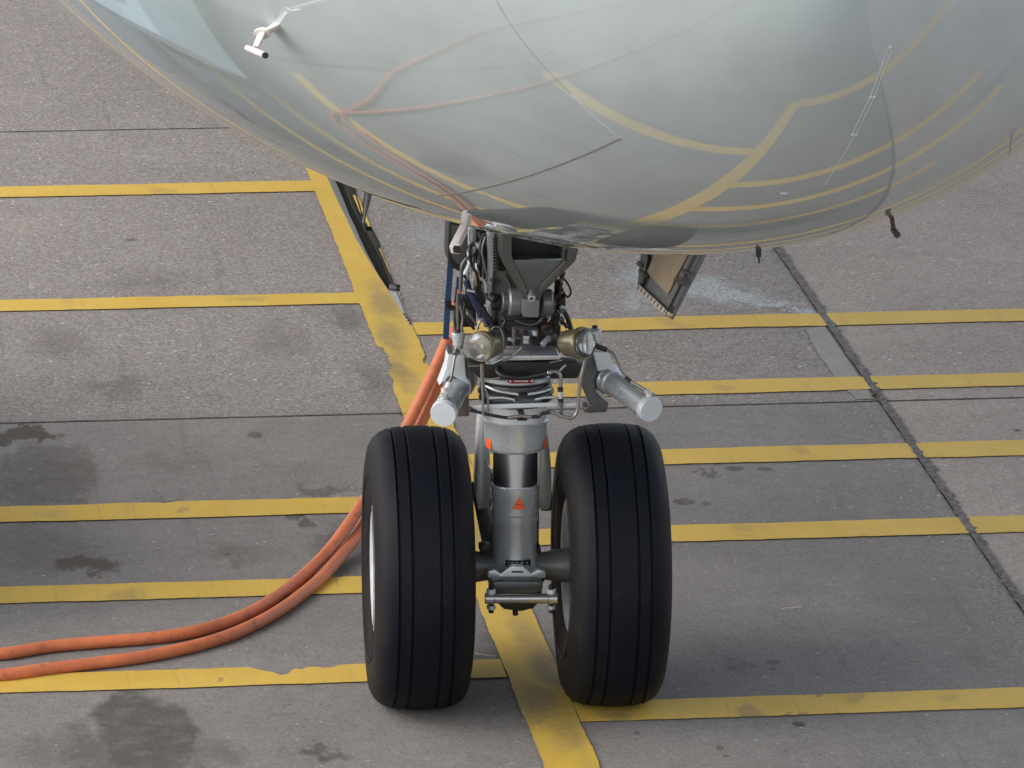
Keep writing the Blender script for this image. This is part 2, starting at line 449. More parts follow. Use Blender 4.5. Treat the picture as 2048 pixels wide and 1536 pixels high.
def tube_data(pts, r, seg=10, n=6):
    pts = spline(pts, n)
    v, f = [], []
    up = None
    for i, p in enumerate(pts):
        d = (pts[min(i + 1, len(pts) - 1)] - pts[max(i - 1, 0)]).normalized()
        if up is None: _, up, _ = frame(d)
        up = (up - d * up.dot(d)).normalized()
        w = d.cross(up)
        for k in range(seg):
            th = 2 * math.pi * k / seg
            v.append(p + (up * math.cos(th) + w * math.sin(th)) * r)
    for i in range(len(pts) - 1):
        for k in range(seg):
            k2 = (k + 1) % seg
            f.append((i * seg + k, i * seg + k2, (i + 1) * seg + k2, (i + 1) * seg + k))
    f.append(tuple(range(seg))[::-1]); f.append(tuple((len(pts) - 1) * seg + k for k in range(seg)))
    return v, f
def tube(name, pts, r, m, parent=None, seg=10, n=6):
    return mesh(name, *tube_data(pts, r, seg, n), m, parent, ang=60)
def bevel(o, w, seg=2):
    import bmesh
    bm = bmesh.new(); bm.from_mesh(o.data)
    bmesh.ops.recalc_face_normals(bm, faces=bm.faces)
    es = [e for e in bm.edges if len(e.link_faces) == 2 and e.calc_face_angle(0) > .5]
    bmesh.ops.bevel(bm, geom=es, offset=w, segments=seg, affect='EDGES', profile=.6, clamp_overlap=True)
    bm.to_mesh(o.data); bm.free()
    smooth(o.data, 50)
    return o
def box_data(c, s, rot=None):
    c = Vector(c)
    R = rot if rot is not None else Matrix.Identity(3)
    v = [c + R @ Vector((x * s[0] / 2, y * s[1] / 2, z * s[2] / 2)) for x in (-1, 1) for y in (-1, 1) for z in (-1, 1)]
    f = [(0, 1, 3, 2), (4, 6, 7, 5), (0, 4, 5, 1), (2, 3, 7, 6), (0, 2, 6, 4), (1, 5, 7, 3)]
    return v, f
def box(name, c, s, m, parent=None, rot=None, bev=.003):
    o = mesh(name, *box_data(c, s, rot), m, parent, sm=False)
    return bevel(o, bev) if bev else o
def prism_data(front, off):
    "front: outline points; off: vector to the back outline"
    n = len(front)
    v = [Vector(p) for p in front] + [Vector(p) + Vector(off) for p in front]
    f = [tuple(range(n)), tuple(range(2 * n - 1, n - 1, -1))]
    for i in range(n):
        j = (i + 1) % n
        f.append((i, i + n, j + n, j))
    return v, f
def prism(name, front, off, m, parent=None, bev=.004):
    o = mesh(name, *prism_data(front, off), m, parent, sm=False)
    if bev: bevel(o, bev)
    return o
def plate(name, zf, pts, y, th, m, parent=None, bev=.004):
    "outline read from the photograph at depth y, th metres thick towards the tail"
    return prism(name, [P(*zf(*q), y) for q in pts], Vector((0, th, 0)), m, parent, bev)
def pipe(name, zf, pts, y, r, m, parent=None, seg=8):
    ys = y if isinstance(y, (list, tuple)) else [y] * len(pts)
    return tube(name, [P(*zf(*q), yy) for q, yy in zip(pts, ys)], r, m, parent, seg)
idt = lambda x, y: (x, y)

# ================================================================== SETTING
ground = mesh('ground', [(-1500, -1500, -.035), (1500, -1500, -.035), (1500, 3000, -.035), (-1500, 3000, -.035)], [(0, 1, 2, 3)], 'concrete_far', sm=False)
tag(ground, 'wide grey concrete airfield surface stretching away under the whole scene', 'ground', kind='structure')
apron = empty('apron')
tag(apron, 'grey concrete apron of large square slabs with dark joints', 'apron', kind='structure')
PITCHS = 4.65
XE = [1.897 + PITCHS * k for k in range(-3, 4)]
YE = [3.25 + PITCHS * k for k in range(-3, 6)]
GX, GY = .011, .005
for i in range(len(XE) - 1):
    for j in range(len(YE) - 1):
        x0, x1, y0, y1 = XE[i] + GX, XE[i + 1] - GX, YE[j] + GY, YE[j + 1] - GY
        b = .004
        v = [(x0, y0, -.25), (x1, y0, -.25), (x1, y1, -.25), (x0, y1, -.25),
             (x0, y0, -b), (x1, y0, -b), (x1, y1, -b), (x0, y1, -b),
             (x0 + b, y0 + b, 0), (x1 - b, y0 + b, 0), (x1 - b, y1 - b, 0), (x0 + b, y1 - b, 0)]
        f = [(8, 9, 10, 11)] + [(k, (k + 1) % 4, 4 + (k + 1) % 4, 4 + k) for k in range(4)] + [(4 + k, 4 + (k + 1) % 4, 8 + (k + 1) % 4, 8 + k) for k in range(4)]
        s = mesh('concrete_slab', v, f, 'concrete_lit' if i >= 3 else 'concrete', apron, sm=False)
# joint filler, a little ragged
def ragged_strip(name, along, c, a0, a1, w, z, jit, step, m, parent):
    n = max(2, int((a1 - a0) / step))
    v, f = [], []
    for k in range(n + 1):
        a = a0 + (a1 - a0) * k / n
        e0 = c - w / 2 - abs(rng.normal()) * jit * .35
        e1 = c + w / 2 + (abs(rng.normal()) * jit if rng.random() < .45 else 0)
        for e in (e0, e1):
            v.append((e, a, z) if along == 'y' else (a, e, z))
    for k in range(n):
        f.append((2 * k, 2 * k + 1, 2 * k + 3, 2 * k + 2))
    return mesh(name, v, f, m, parent, sm=False)
for x in XE[1:-1]:
    ragged_strip('joint_sealant', 'y', x, YE[0], YE[-1], .025, .0062, .010, .02, 'sealant', apron)
for y in YE[1:-1]:
    ragged_strip('joint_gap', 'x', y, XE[0], XE[-1], .011, .0015, .0025, .03, 'joint_dark', apron)
# smooth repair band beside the long joint
pv = []
band = [(1.79, 4.28), (1.775, 4.1), (1.768, 3.9), (1.775, 3.72), (1.77, 3.5), (1.80, 3.32), (1.80, 3.28), (1.871, 3.275), (1.872, 4.31), (1.84, 4.315)]
mesh('repair_patch', [(x, y, .003) for x, y in band], [tuple(range(len(band)))], 'patch', apron, sm=False)

def marking(name, label, x0, x1, y0, y1, along='x', z=.005, notch=(), jit=.0022):
    L0, L1 = (x0, x1) if along == 'x' else (y0, y1)
    e0, e1 = (y0, y1) if along == 'x' else (x0, x1)
    n = max(2, int((L1 - L0) / .025))
    v, f = [], []
    d0 = d1 = 0
    for k in range(n + 1):
        a = L0 + (L1 - L0) * k / n
        d0 = d0 * .8 + rng.normal() * jit * .6
        d1 = d1 * .8 + rng.normal() * jit * .6
        lo, hi = e0 + d0, e1 + d1
        for (na, nw, side, dep) in notch:
            if abs(a - na) < nw:
                q = dep * (1 - abs(a - na) / nw) ** .5 * (1 + .25 * rng.normal())
                if side < 0: lo += q
                else: hi -= q
        for e in (lo, hi):
            v.append((a, e, z) if along == 'x' else (e, a, z))
    for k in range(n):
        q = (2 * k, 2 * k + 2, 2 * k + 3, 2 * k + 1) if along == 'x' else (2 * k, 2 * k + 1, 2 * k + 3, 2 * k + 2)
        f.append(q)
    o = mesh(name, v, f, 'yellow', None, sm=False)
    tag(o, label, 'road marking', 'yellow apron lines', 'structure')
    return o
marking('centre_line', 'yellow centre line running lengthwise beneath the nose wheels', .008, .187, -4.2, 24, 'y', .005,
        notch=((4.02, .16, -1, .035), (3.86, .06, -1, .02), (3.72, .10, -1, .012), (3.95, .06, 1, .02), (3.22, .022, 1, .2)))
for y0, y1, lab, nt in ((6.68, 6.87, 'yellow bar meeting the centre line at left beside the fuselage edge, farthest of the left bars', ()),
                    (4.82, 4.99, 'yellow bar joining the centre line at left, next to the open left gear door', ()),
                    (2.0, 2.19, 'yellow bar at left that ends behind the top half of the left tyre', ((-1.0, .05, 1, .01),)),
                    (1.09, 1.27, 'yellow bar at left that the orange cables cross on their way up', ()),
                    (.168, .35, 'yellow bar at left with a bite out of its far edge, beside the left tyre bottom', ((-.74, .09, 1, .075), (-.60, .06, 1, .03))),
                    (-3.1, -2.92, 'yellow bar to the left of the centre line ahead of the nose', ())):
    marking('stop_bar', lab, -2.55, .006, y0, y1, notch=nt)
for y0, y1, lab, x1 in ((4.325, 4.51, 'yellow bar at right that passes behind the small open gear door, farthest of the right bars', 3.5),
                        (3.40, 3.58, 'yellow bar at right just beyond the thin cross joint', 3.5),
                        (2.488, 2.678, 'yellow bar at right starting behind the top of the right tyre', 3.5),
                        (1.56, 1.75, 'yellow bar at right starting behind the middle of the right tyre', 3.5),
                        (-.287, -.096, 'yellow bar at right that starts under the right tyre, nearest of the right bars', 2.35),
                        (-1.22, -1.03, 'yellow bar to the right of the centre line ahead of the wheels', 3.5),
                        (-2.15, -1.96, 'second yellow bar to the right ahead of the wheels, mirrored in the nose', 3.5),
                        (-4.25, -4.06, 'yellow bar at the front end of the centre line', 5.5)):
    marking('stop_bar', lab, .189, x1, y0, y1)
# unseen standing water, added left of frame so the nose mirrors the sky
def blob(name, cx, cy, rx, ry, z, m, k=48, j=.22):
    ph = rng.random(6) * 6.28
    v = [(cx, cy, z)]
    for i in range(k):
        a = 2 * math.pi * i / k
        r = 1 + j * (math.sin(2 * a + ph[0]) + .7 * math.sin(3 * a + ph[1]) + .5 * math.sin(5 * a + ph[2]) + .35 * math.sin(9 * a + ph[3]) + .2 * math.sin(14 * a + ph[4])) / 1.6
        v.append((cx + rx * r * math.cos(a), cy + ry * r * math.sin(a), z))
    return mesh(name, v, [(0, 1 + i, 1 + (i + 1) % k) for i in range(k)], m, None, sm=False)
for cx, cy, rx, ry, lab in ((-2.75, 2.3, .85, 1.2, 'added unseen shallow puddle on the concrete left of the cables'), (-2.5, 4.6, .75, 1.1, 'added unseen long puddle farther back on the left of the stand'),
                            (-3.6, .6, .55, .6, 'added unseen small puddle on the concrete far left of the wheels')):
    tag(blob('puddle', cx, cy, rx, ry, .0045, 'water'), lab, 'puddle', 'added puddles on the left of the stand', 'structure')

# ================================================================== AIRCRAFT
plane = empty('airliner')
tag(plane, 'white airliner nose with twin nose wheels parked over the yellow centre line', 'aircraft')
Z0, S1, SN, ZT, EA, EB, EN, CW, WM, SE, CP = 1.9507, -0.5198, 5.3307, 3.8343, 2.0278, 1.9912, 1.3868, 1.0839, 2.4971, 1.0171, 1.567
def fus_rows(s):
    t = np.clip((s - S1) / (SN - S1), 0, 1 - 1e-9)
    zk = ZT + (Z0 - ZT) * (1 - t ** EA) ** (1 / EB)
    tw = np.clip((s - S1 * CW) / (SN - S1 * CW), 0, 1 - 1e-9)
    w = WM * (1 - tw ** EA) ** (1 / EN)
    zm = ZT + (Z0 + 2.5 - ZT) * (1 - t ** CP)
    zc = zm + 2.55 * (1 - t ** 1.7) ** .62
    return zk, w, zm, zc
def fus_pt(s, ph):
    "ph 0 = keel, +-pi = crown"
    zk, w, zm, zc = fus_rows(np.asarray(s, float))
    sn, cs = np.sin(ph), np.cos(ph)
    x = w * np.sign(sn) * np.abs(sn) ** SE
    z = np.where(cs >= 0, zm - (zm - zk) * np.abs(cs) ** SE, zm + (zc - zm) * np.abs(cs))
    return x, -np.asarray(s, float) + 0 * x, z
ss = np.concatenate([np.linspace(-26, -3, 12)[:-1], np.linspace(-3, S1, 30)[:-1], S1 + (SN - S1) * np.sin(np.linspace(0, math.pi / 2, 150))])
phs = np.concatenate([np.linspace(-math.pi, -math.pi / 2, 40)[:-1], np.linspace(-math.pi / 2, math.pi / 2, 181)[:-1], np.linspace(math.pi / 2, math.pi, 40)[:-1]])
GXX, GYY, GZZ = fus_pt(ss[:, None], phs[None, :])
nr, nc = GXX.shape
fv = np.stack([GXX, GYY, GZZ], -1).reshape(-1, 3)
BAYX, BAYY0, BAYY1 = .60, -.55, 1.5
ff = []
for i in range(nr - 1):
    for j in range(nc):
        j2 = (j + 1) % nc
        a, b, c, d = i * nc + j, i * nc + j2, (i + 1) * nc + j2, (i + 1) * nc + j
        m = (fv[a] + fv[b] + fv[c] + fv[d]) / 4
        if abs(m[0]) < BAYX and BAYY0 < m[1] < BAYY1 and m[2] < 2.6:
            continue
        ff.append((a, b, c, d))
ff.append(tuple(range(nc))[::-1])
fus = mesh('fuselage', fv, ff, 'skin', plane, ang=70)
# bay walls and roof
bw = MB()
zt_ = 3.0
X, Y0, Y1 = BAYX + .05, BAYY0 - .05, BAYY1 + .05
bw.add([(-X, Y0, 1.97), (X, Y0, 1.97), (X, Y1, 1.97), (-X, Y1, 1.97), (-X, Y0, zt_), (X, Y0, zt_), (X, Y1, zt_), (-X, Y1, zt_)],
       [(0, 1, 5, 4), (1, 2, 6, 5), (2, 3, 7, 6), (3, 0, 4, 7), (4, 5, 6, 7)])
bw.build('wheel_bay', 'bay', plane, sm=False)

# ray onto the skin
from mathutils.bvhtree import BVHTree
bvh = BVHTree.FromPolygons([tuple(x) for x in fv], ff)
def skin(px, py):
    d = ray(px, py).normalized()
    h, n, i, dist = bvh.ray_cast(CAM, d)
    if h is None: return None
    if n.dot(d) > 0: n = -n
    return h, n
def skin_edge(px, py):
    "nearest skin at or just above the picture row py"
    for k in range(80):
        h = skin(px, py - k)
        if h: return h
def skin_ribbon(name, pts, w, off, m, parent, n=5):
    pts = [Vector((a, b, 0)) for a, b in pts]
    q = spline(pts, n) if len(pts) > 2 else [pts[0].lerp(pts[1], k / 12) for k in range(13)]
    hp = [skin(p.x, p.y) for p in q]
    hp = [h for h in hp if h]
    v, f = [], []
    for k, (p, nn) in enumerate(hp):
        d = (hp[min(k + 1, len(hp) - 1)][0] - hp[max(k - 1, 0)][0]).normalized()
        s = d.cross(nn).normalized()
        v += [p - s * w / 2 - nn * .001, p - s * w * .32 + nn * off, p + s * w * .32 + nn * off, p + s * w / 2 - nn * .001]
    for k in range(len(hp) - 1):
        for e in range(3):
            f.append((4 * k + e, 4 * k + e + 1, 4 * k + e + 5, 4 * k + e + 4))
    return mesh(name, v, f, m, parent, sm=False)
M['seam'] = mat('dark_seam_sealant', (.16, .16, .155), .6)
M['seam_light'] = mat('pale_seam_edge', (.78, .80, .80), .3)
M['seam_pale'] = mat('pale_strip', (.62, .65, .66), .35)
M['seam_mid'] = mat('grey_seam_sealant', (.30, .31, .31), .5)
skin_ribbon('panel_seam', [(985, -12), (1012, 35), (1050, 88), (1095, 141), (1142, 188)], .0034, .0008, 'seam_mid', fus)
skin_ribbon('panel_seam', [(1142, 188), (1175, 220), (1207, 249), (1241, 276)], .0026, .0006, 'seam_pale', fus)
skin_ribbon('panel_seam', [(1241, 277), (1180, 305), (1110, 333), (1040, 357), (985, 372), (930, 384), (880, 391)], .0062, .0012, 'seam', fus)
skin_ribbon('panel_seam', [(2060, 246), (2030, 257), (2023, 275), (2018, 320)], .005, .0012, 'seam_mid', fus)
for k in (-1, 1):
    skin_ribbon('diverter_strip', [(1779 + 3.5 * k, 98), (1745 + 4 * k, 192)], .0030, .001, 'seam_pale', fus)
    skin_ribbon('diverter_strip', [(1743 + 4 * k, 196), (1709 + 4 * k, 266)], .0030, .001, 'seam_pale', fus)
skin_ribbon('diverter_strip', [(1707, 272), (1690, 304), (1671, 335), (1651, 369)], .0028, .0008, 'seam_pale', fus)
for px, py in ((1780, 94), (1741, 194), (1748, 194), (1705, 269), (1712, 269), (1565, 386), (1572, 386)):
    p, n = skin(px, py)
    cyl('strip_stud', p - n * .002, p + n * .002, .0045, 'seam_pale', fus, seg=10)
for (a, b, c, d) in ((1583, 367.5, 1596, 367.5), (1600, 368, 1617, 367.5), (1596, 395, 1613, 394.5)):
    skin_ribbon('stencil_line', [(a, b), (c, d)], .0028, .0006, 'seam_mid', fus)
for k in range(9):
    s = skin(1006 + 24 * k, 18 + 22.5 * k - .35 * k * (8 - k))
    if s: cyl('fastener', s[0] - s[1] * .002, s[0] + s[1] * .0007, .0019, 'seam_mid', fus, seg=8)
for px, py in ((1196, 189), (1208, 184), (1222, 181), (1238, 178), (1258, 282), (1230, 243), (1272, 330), (1296, 346)):
    s = skin(px, py)
    if s: cyl('fastener', s[0] - s[1] * .002, s[0] + s[1] * .0007, .0018, 'seam_mid', fus, seg=8)

# air data probes on the nose
def surf_out(px, py, n_off):
    p, n = skin(px, py)
    return p + n * n_off, p, n
# left pitot: swept mast with a flange, tube pointing forward
p0, n0 = skin(552, 58)
pr = empty('pitot_probe', p0, plane)
def loc(o, pts): return [Vector(q) - o for q in pts]
b1 = P(524, 67, p0.y - .03); b2 = P(511, 96, p0.y - .05)
mast_dir = (b2 - b1).normalized()
mb = MB()
ax = Vector((0, -1, 0)) - mast_dir * mast_dir.dot(Vector((0, -1, 0))); ax.normalize()
sd = mast_dir.cross(ax).normalized()
for (c, L, T) in ((b1 - mast_dir * .012, .050, .017), (b2, .036, .013)):
    pass
def airfoil(c, L, T, k=14):
    return [c + ax * (L / 2 * math.cos(2 * math.pi * i / k)) + sd * (T / 2 * math.sin(2 * math.pi * i / k)) for i in range(k)]
base_pt = p0 - n0 * .02
rows = [airfoil(base_pt, .085, .03), airfoil(base_pt.lerp(b1, .6), .06, .022), airfoil(b1, .05, .019), airfoil(b2, .036, .014)]
v = [q - p0 for r_ in rows for q in r_]; f = []
for r_ in range(len(rows) - 1):
    for i in range(14):
        f.append((r_ * 14 + i, r_ * 14 + (i + 1) % 14, (r_ + 1) * 14 + (i + 1) % 14, (r_ + 1) * 14 + i))
f.append(tuple(3 * 14 + i for i in range(14)))
mesh('mast', v, f, 'probe', pr)
fl = [q - p0 for q in airfoil(b1 - mast_dir * .003, .088, .038, 24)]
prism('flange', fl, mast_dir * .006, 'probe', pr, bev=.0015)
t0, t1 = P(493, 95, b2.y + .035) - p0, P(531, 111, b2.y - .17) - p0
L = (t1 - t0).length
lathe('pitot_tube', t0, t1, [(0, .003), (.01, .008), (L * .6, .0085), (L - .002, .0075), (L, .0055)], 'probe', pr, 16)
dd = (t1 - t0).normalized()
cyl('tube_mouth', t1 - dd * .010, t1 + dd * .001, .0078, 'black', pr, seg=14)

# square mast under the belly, left
s0 = skin_edge(933, 446)
q0 = s0[0]
pm = empty('drain_mast', q0, plane)
a = P(929, 455, q0.y + .16) - q0; b = P(909, 494, q0.y + .10) - q0
d_, u_, w_ = frame(b - a)
R_ = Matrix((u_, w_, d_)).transposed()
L = (b - a).length
box('mast', (a + b) / 2, (.021, .023, L), 'probe', pm, R_, .002)
e = P(914, 499, q0.y + .07) - q0
box('mast_foot', b + (e - b) * .4, (.026, .026, .018), 'probe', pm, R_, .002)
box('mouth', b + (e - b) * .55 + Vector((.002, -.012, .0)), (.019, .016, .013), 'black', pm, R_, .001)
# small drain, centre right
s0 = skin_edge(1517, 502)
q0 = s0[0]
dr = empty('drain_tube', q0, plane)
cyl('collar', Vector((0, 0, .02)), P(1517, 513, q0.y) - q0, .0075, 'black', dr, seg=12)
cyl('spout', P(1517, 512, q0.y) - q0, P(1518.5, 526, q0.y) - q0, .0028, 'darkmetal', dr, seg=8)
# brown right hand probe
s0 = skin_edge(1779, 440)
q0 = s0[0]
br = empty('pitot_probe', q0, plane)
br['label'] = 'browned probe with a black square mouth'
a = Vector((0, 0, .03)); b = P(1788, 462, q0.y - .02) - q0
d_, u_, w_ = frame(b - a)
R_ = Matrix((u_, w_, d_)).transposed()
box('mast', (a + b) / 2, (.013, .010, (b - a).length), 'brown', br, R_, .002)
cyl('probe_tube', P(1787, 459, q0.y + .02) - q0, P(1794, 469, q0.y - .08) - q0, .0085, 'brown', br, seg=14)
cyl('tube_mouth', P(1794, 469, q0.y - .078) - q0, P(1794.2, 469.3, q0.y - .084) - q0, .009, 'black', br, seg=14)

# ------------------------------------------------------------------ nose wheels (turned a little)
STEER = math.radians(-2.6)
AX_Z, RT = .4517, .467
turn = Matrix.Rotation(STEER, 4, 'Z')
def tyre_mesh():
    half = [(.213, .122), (.222, .136), (.245, .149), (.285, .159), (.330, .163), (.370, .1625), (.405, .156), (.430, .142), (.447, .122), (.4555, .104)]
    gr = []
    for c, in ((.088,), (.046,)):
        rr = .4600 if c > .06 else .4650
        gr += [(rr, c + .0054), (rr - .003, c + .0032), (rr - .0065, c + .0026), (rr - .0065, c - .0026), (rr - .003, c - .0032), (rr + .0012, c - .0054)]
    prof = half + gr + [(.4668, .02), (.467, 0)]
    prof = prof + [(r, -x) for r, x in prof[-2::-1]]
    return prof
prof = tyre_mesh()
SEG = 128
def ring_mesh(prof, seg=SEG, flat=True):
    v, f = [], []
    k = len(prof)
    for i in range(seg):
        th = 2 * math.pi * (i + .5) / seg
        for r, x in prof:
            y, z = r * math.sin(th), r * math.cos(th)
            if flat and z < -AX_Z + .001:
                dz = -AX_Z + .001 - z
                z = -AX_Z + .001
                x *= 1 + dz * 1.6
            elif flat and z < -.34:
                x *= 1 + .05 * ((-.34 - z) / .11)
            v.append((x, y, z))
    for i in range(seg):
        i2 = (i + 1) % seg
        for j in range(k - 1):
            f.append((i * k + j, i * k + j + 1, i2 * k + j + 1, i2 * k + j))
    return v, f
for sx in (-1, 1):
    wp = turn @ Vector((.3185 * sx, 0, 0))
    wh = empty('nose_wheel', (wp.x, wp.y, AX_Z), plane)
    wh.rotation_euler = (0, 0, STEER)
    mesh('tyre', *ring_mesh(prof), 'rubber', wh, ang=50)
    # rim: flange, well and dished hub on both sides
    rp = [(.03, .055), (.075, .06), (.08, .045), (.10, .040), (.15, .066), (.175, .10), (.190, .120), (.200, .136), (.207, .141), (.216, .1435), (.221, .141), (.219, .136), (.205, .128)]
    full = rp + [(r, -x) for r, x in rp[::-1]]
    mesh('rim', *ring_mesh(full, 64, False), 'rim', wh, ang=30)
    cyl('hub_cap', (-.07, 0, 0), (.07, 0, 0), .062, 'midmetal', wh, seg=32)
    for k in range(10):
        th = 2 * math.pi * k / 10
        for s in (-1, 1):
            cyl('rim_bolt', (s * .06, .15 * math.sin(th), .15 * math.cos(th)), (s * .085, .15 * math.sin(th), .15 * math.cos(th)), .011, 'midmetal', wh, seg=6)
    # moulded lettering ring: fine raised rings on the sidewall
    for s in (-1, 1):
        rr = [(.300, .1615), (.3025, .1640), (.306, .1643), (.3085, .1630)]
        mesh('sidewall_ring', *ring_mesh([(r, s * (x + .0005)) for r, x in rr], 96, False), 'rubber', wh)

# ------------------------------------------------------------------ strut
LEAN = .055
def SA(z, x=0.0): return Vector((x + .002, LEAN * (z - .45), z))
def zof(py, y): return P(1032, py, y).z
def strut(name, prof_px, m, parent=plane, seg=48):
    "profile read off the photograph: (photo row of the front face, radius)"
    pr_ = []
    for py, r in prof_px:
        z = zof(py, -r)
        pr_.append((z, r))
    pr_.sort()
    a, b = SA(pr_[0][0]), SA(3)
    k = math.sqrt(1 + LEAN ** 2)
    return lathe(name, a, b, [((z - pr_[0][0]) * k, r) for z, r in pr_], m, parent, seg)
outer = strut('outer_cylinder', [(917, .088), (914.5, .0965), (911, .099), (905, .1), (903, .1015), (866, .1025), (864.5, .105), (861, .1065), (858.5, .1035), (820, .103), (770, .1)], 'silver')
strut('piston', [(990, .0735), (905, .0735)], 'chrome')
lower = strut('lower_cylinder', [(1200, .06), (1185, .086), (1165, .092), (1148, .086), (1133, .077), (1115, .074), (1058, .0725), (1056, .0755), (1041, .0755), (1039.5, .0785), (1037, .0755), (1007, .076), (1005, .0785), (988, .0785), (985.5, .0795), (983, .0765)], 'silver')
strut('upper_cylinder', [(772, .09), (640, .09), (560, .085), (480, .085), (150, .085)], 'darkmetal')

def cyl_patch(name, r, zc_px, cx_px, w, h, m, parent, shape='rect', off=.0012, n=8):
    "thin film wrapped round the front of the strut; shape rect or tri"
    th0 = 0
    for _ in range(8):
        pc = P(cx_px, zc_px, -r * math.cos(th0) + SA(.7).y)
        cz = pc.z
        c0 = SA(cz)
        th0 = math.asin(max(-.96, min(.96, (pc.x - c0.x) / r)))
    # the front generatrix as seen from the camera
    v, f = [], []
    for i in range(n + 1):
        tt = i / n
        for j in range(n + 1):
            u = j / n - .5
            ww = w * (1 - tt) if shape == 'tri' else w
            th = th0 + u * ww / r
            c = SA(cz + (tt - .5) * h)
            v.append(c + Vector((math.sin(th) * (r + off), -math.cos(th) * (r + off), 0)))
    for i in range(n):
        for j in range(n):
            a = i * (n + 1) + j
            f.append((a, a + 1, a + n + 2, a + n + 1))
    return mesh(name, v, f, m, parent)
cyl_patch('warning_triangle', .0785, 1006, 1038, .043, .042, 'orange_ink', lower, 'tri', .0015)
cyl_patch('triangle_text', .0785, 1008.3, 1038, .017, .0025, 'red', lower, 'rect', .0022)
cyl_patch('data_plate', .0835, 1125.5, 1036, .086, .0235, 'blacklabel', lower, 'rect', .0015)
for row, y in enumerate((1122.6, 1128.6)):
    xs = ((1016, 1, .006), (1024, 1, .008), (1033, 1, .007), (1043, 1, .009), (1052, 1, .006)) if row == 0 else ((1018, 1, .009), (1036, 1, .02), (1053, 1, .009))
    for x, _, w in xs:
        cyl_patch('plate_text', .0835, y, x, w, .0028 if row == 0 else .0048, 'white_ink', lower, 'rect', .0024, 3)
for px in (978, 1091.5):
    cyl_patch('orange_mark', .1022, 889, px, .030, .032, 'orange_ink', outer, 'rect', .0012)

# axle and its tapered housing
axd = turn.to_3x3() @ Vector((1, 0, 0))
axc = Vector((.002, 0, AX_Z))
axle = lathe('axle', axc - axd * .36, axc + axd * .36, [(0, .04), (.1, .04), (.10, .058), (.17, .060), (.21, .055), (.27, .046), (.30, .05), (.36, .055), (.42, .05), (.45, .046), (.51, .055), (.55, .06), (.62, .058), (.62, .04), (.72, .04)], 'midmetal', plane, 40)
# tow fitting ahead of the axle
tf = turn.to_3x3() @ Vector((0, -1, 0))
def T(px, py, y): return P(*z2(px, py), y)
tow = plate('tow_fitting', z2, [(865, 945), (905, 935), (940, 960), (1000, 915), (1075, 912), (1120, 955), (1160, 935), (1205, 945), (1205, 985), (1150, 990), (1110, 985), (1085, 1000), (960, 1000), (935, 985), (900, 992), (865, 985)], -.135, .03, 'silver', plane, .006)
plate('tow_slot', z2, [(1005, 943), (1072, 943), (1072, 952), (1005, 952)], -.1375, .004, 'black', tow, 0)
plate('tow_yoke', z2, [(890, 1012), (930, 1005), (1150, 1005), (1190, 1012), (1185, 1060), (1150, 1072), (920, 1072), (888, 1060)], -.185, .06, 'greycast', plane, .006)
plate('tow_body', z2, [(905, 1060), (1185, 1060), (1175, 1120), (1130, 1165), (1060, 1182), (960, 1170), (915, 1125)], -.15, .16, 'darkmetal', plane, .01)
cyl('drain_nub', T(1025, 1170, -.12), T(1027, 1200, -.12), .009, 'darkmetal', plane)
pa, pb = T(847, 1103, -.215), T(1277, 1103, -.245)
L = (pb - pa).length
pin = lathe('tow_pin', pa, pb, [(0, .015), (.003, .0185), (.03, .0185), (.032, .0165), (L - .032, .0165), (L - .03, .0185), (L - .003, .0185), (L, .015)], 'oldchrome', plane, 28)
for x, dy in ((884, -.215), (1237, -.24)):
    bl = cyl('clevis_bolt', T(x, 1035, dy), T(x, 1183, dy), .0075, 'darkmetal', plane)
    cyl('bolt_head', T(x, 1022, dy), T(x, 1046, dy), .0095, 'darkmetal', bl, seg=6)
    cyl('bushing', T(x, 1047, dy), T(x, 1074, dy), .0155, 'silver_light', bl)
    cyl('washer', T(x, 1143, dy), T(x, 1165, dy), .0145, 'silver', bl)
    cyl('bolt_nut', T(x, 1165, dy), T(x, 1186, dy), .0095, 'darkmetal', bl, seg=6)
for x in (905, 1180):
    cyl('fitting_bolt', T(x, 938, -.12), T(x, 962, -.12), .011, 'silver', plane, seg=12)
    cyl('fitting_bolt', T(x, 975, -.12), T(x, 1003, -.12), .009, 'darkmetal', plane, seg=6)

# torque links behind the strut
YB = .16
for nm, top, mid, wt, wm, x_in in (('torque_link', (845, 20), (840, 560), 30, 45, 1), ('torque_link', (1190, 40), (1200, 560), 26, 40, -1)):
    l_ = [(top[0] - wt, top[1]), (top[0] + wt * .6, top[1]), (mid[0] + wm * .9, mid[1] - 240), (mid[0] + wm, mid[1] - 60), (mid[0] + wm * .8, mid[1] + 18), (mid[0], mid[1] + 32), (mid[0] - wm * .8, mid[1] + 20), (mid[0] - wm, mid[1] - 60), (mid[0] - wm * .9, mid[1] - 260)]
    plate(nm, z2, l_, YB, .07, 'silver', plane, .008)
    cyl('link_pin', T(mid[0] - wm * .7, mid[1] - 30, YB + .05), T(mid[0] + wm * .9, mid[1] - 30, YB + .05), .035, 'greycast', plane)
lk = MB()
for s in (-1, 1):
    a = Vector((s * .09, .26, .66)); b = Vector((s * .06, .06, .47))
    lk.add(*cyl_data(a, b, .026, .03))
lk.add(*cyl_data(Vector((-.1, .27, .67)), Vector((.1, .27, .67)), .028))
lk.build('lower_torque_link', 'greycast', plane)
pipe('link_edge', z2, [(850, 20), (848, 180), (858, 300), (885, 350), (892, 372)], [.12, .12, .12, .11, .10], .003, 'silver', plane)  # light edge of the torque link, added as a thin pale tube
plate('axle_lug', z2, [(820, 800), (850, 788), (885, 800), (885, 835), (820, 835)], -.03, .05, 'darkmetal', plane)
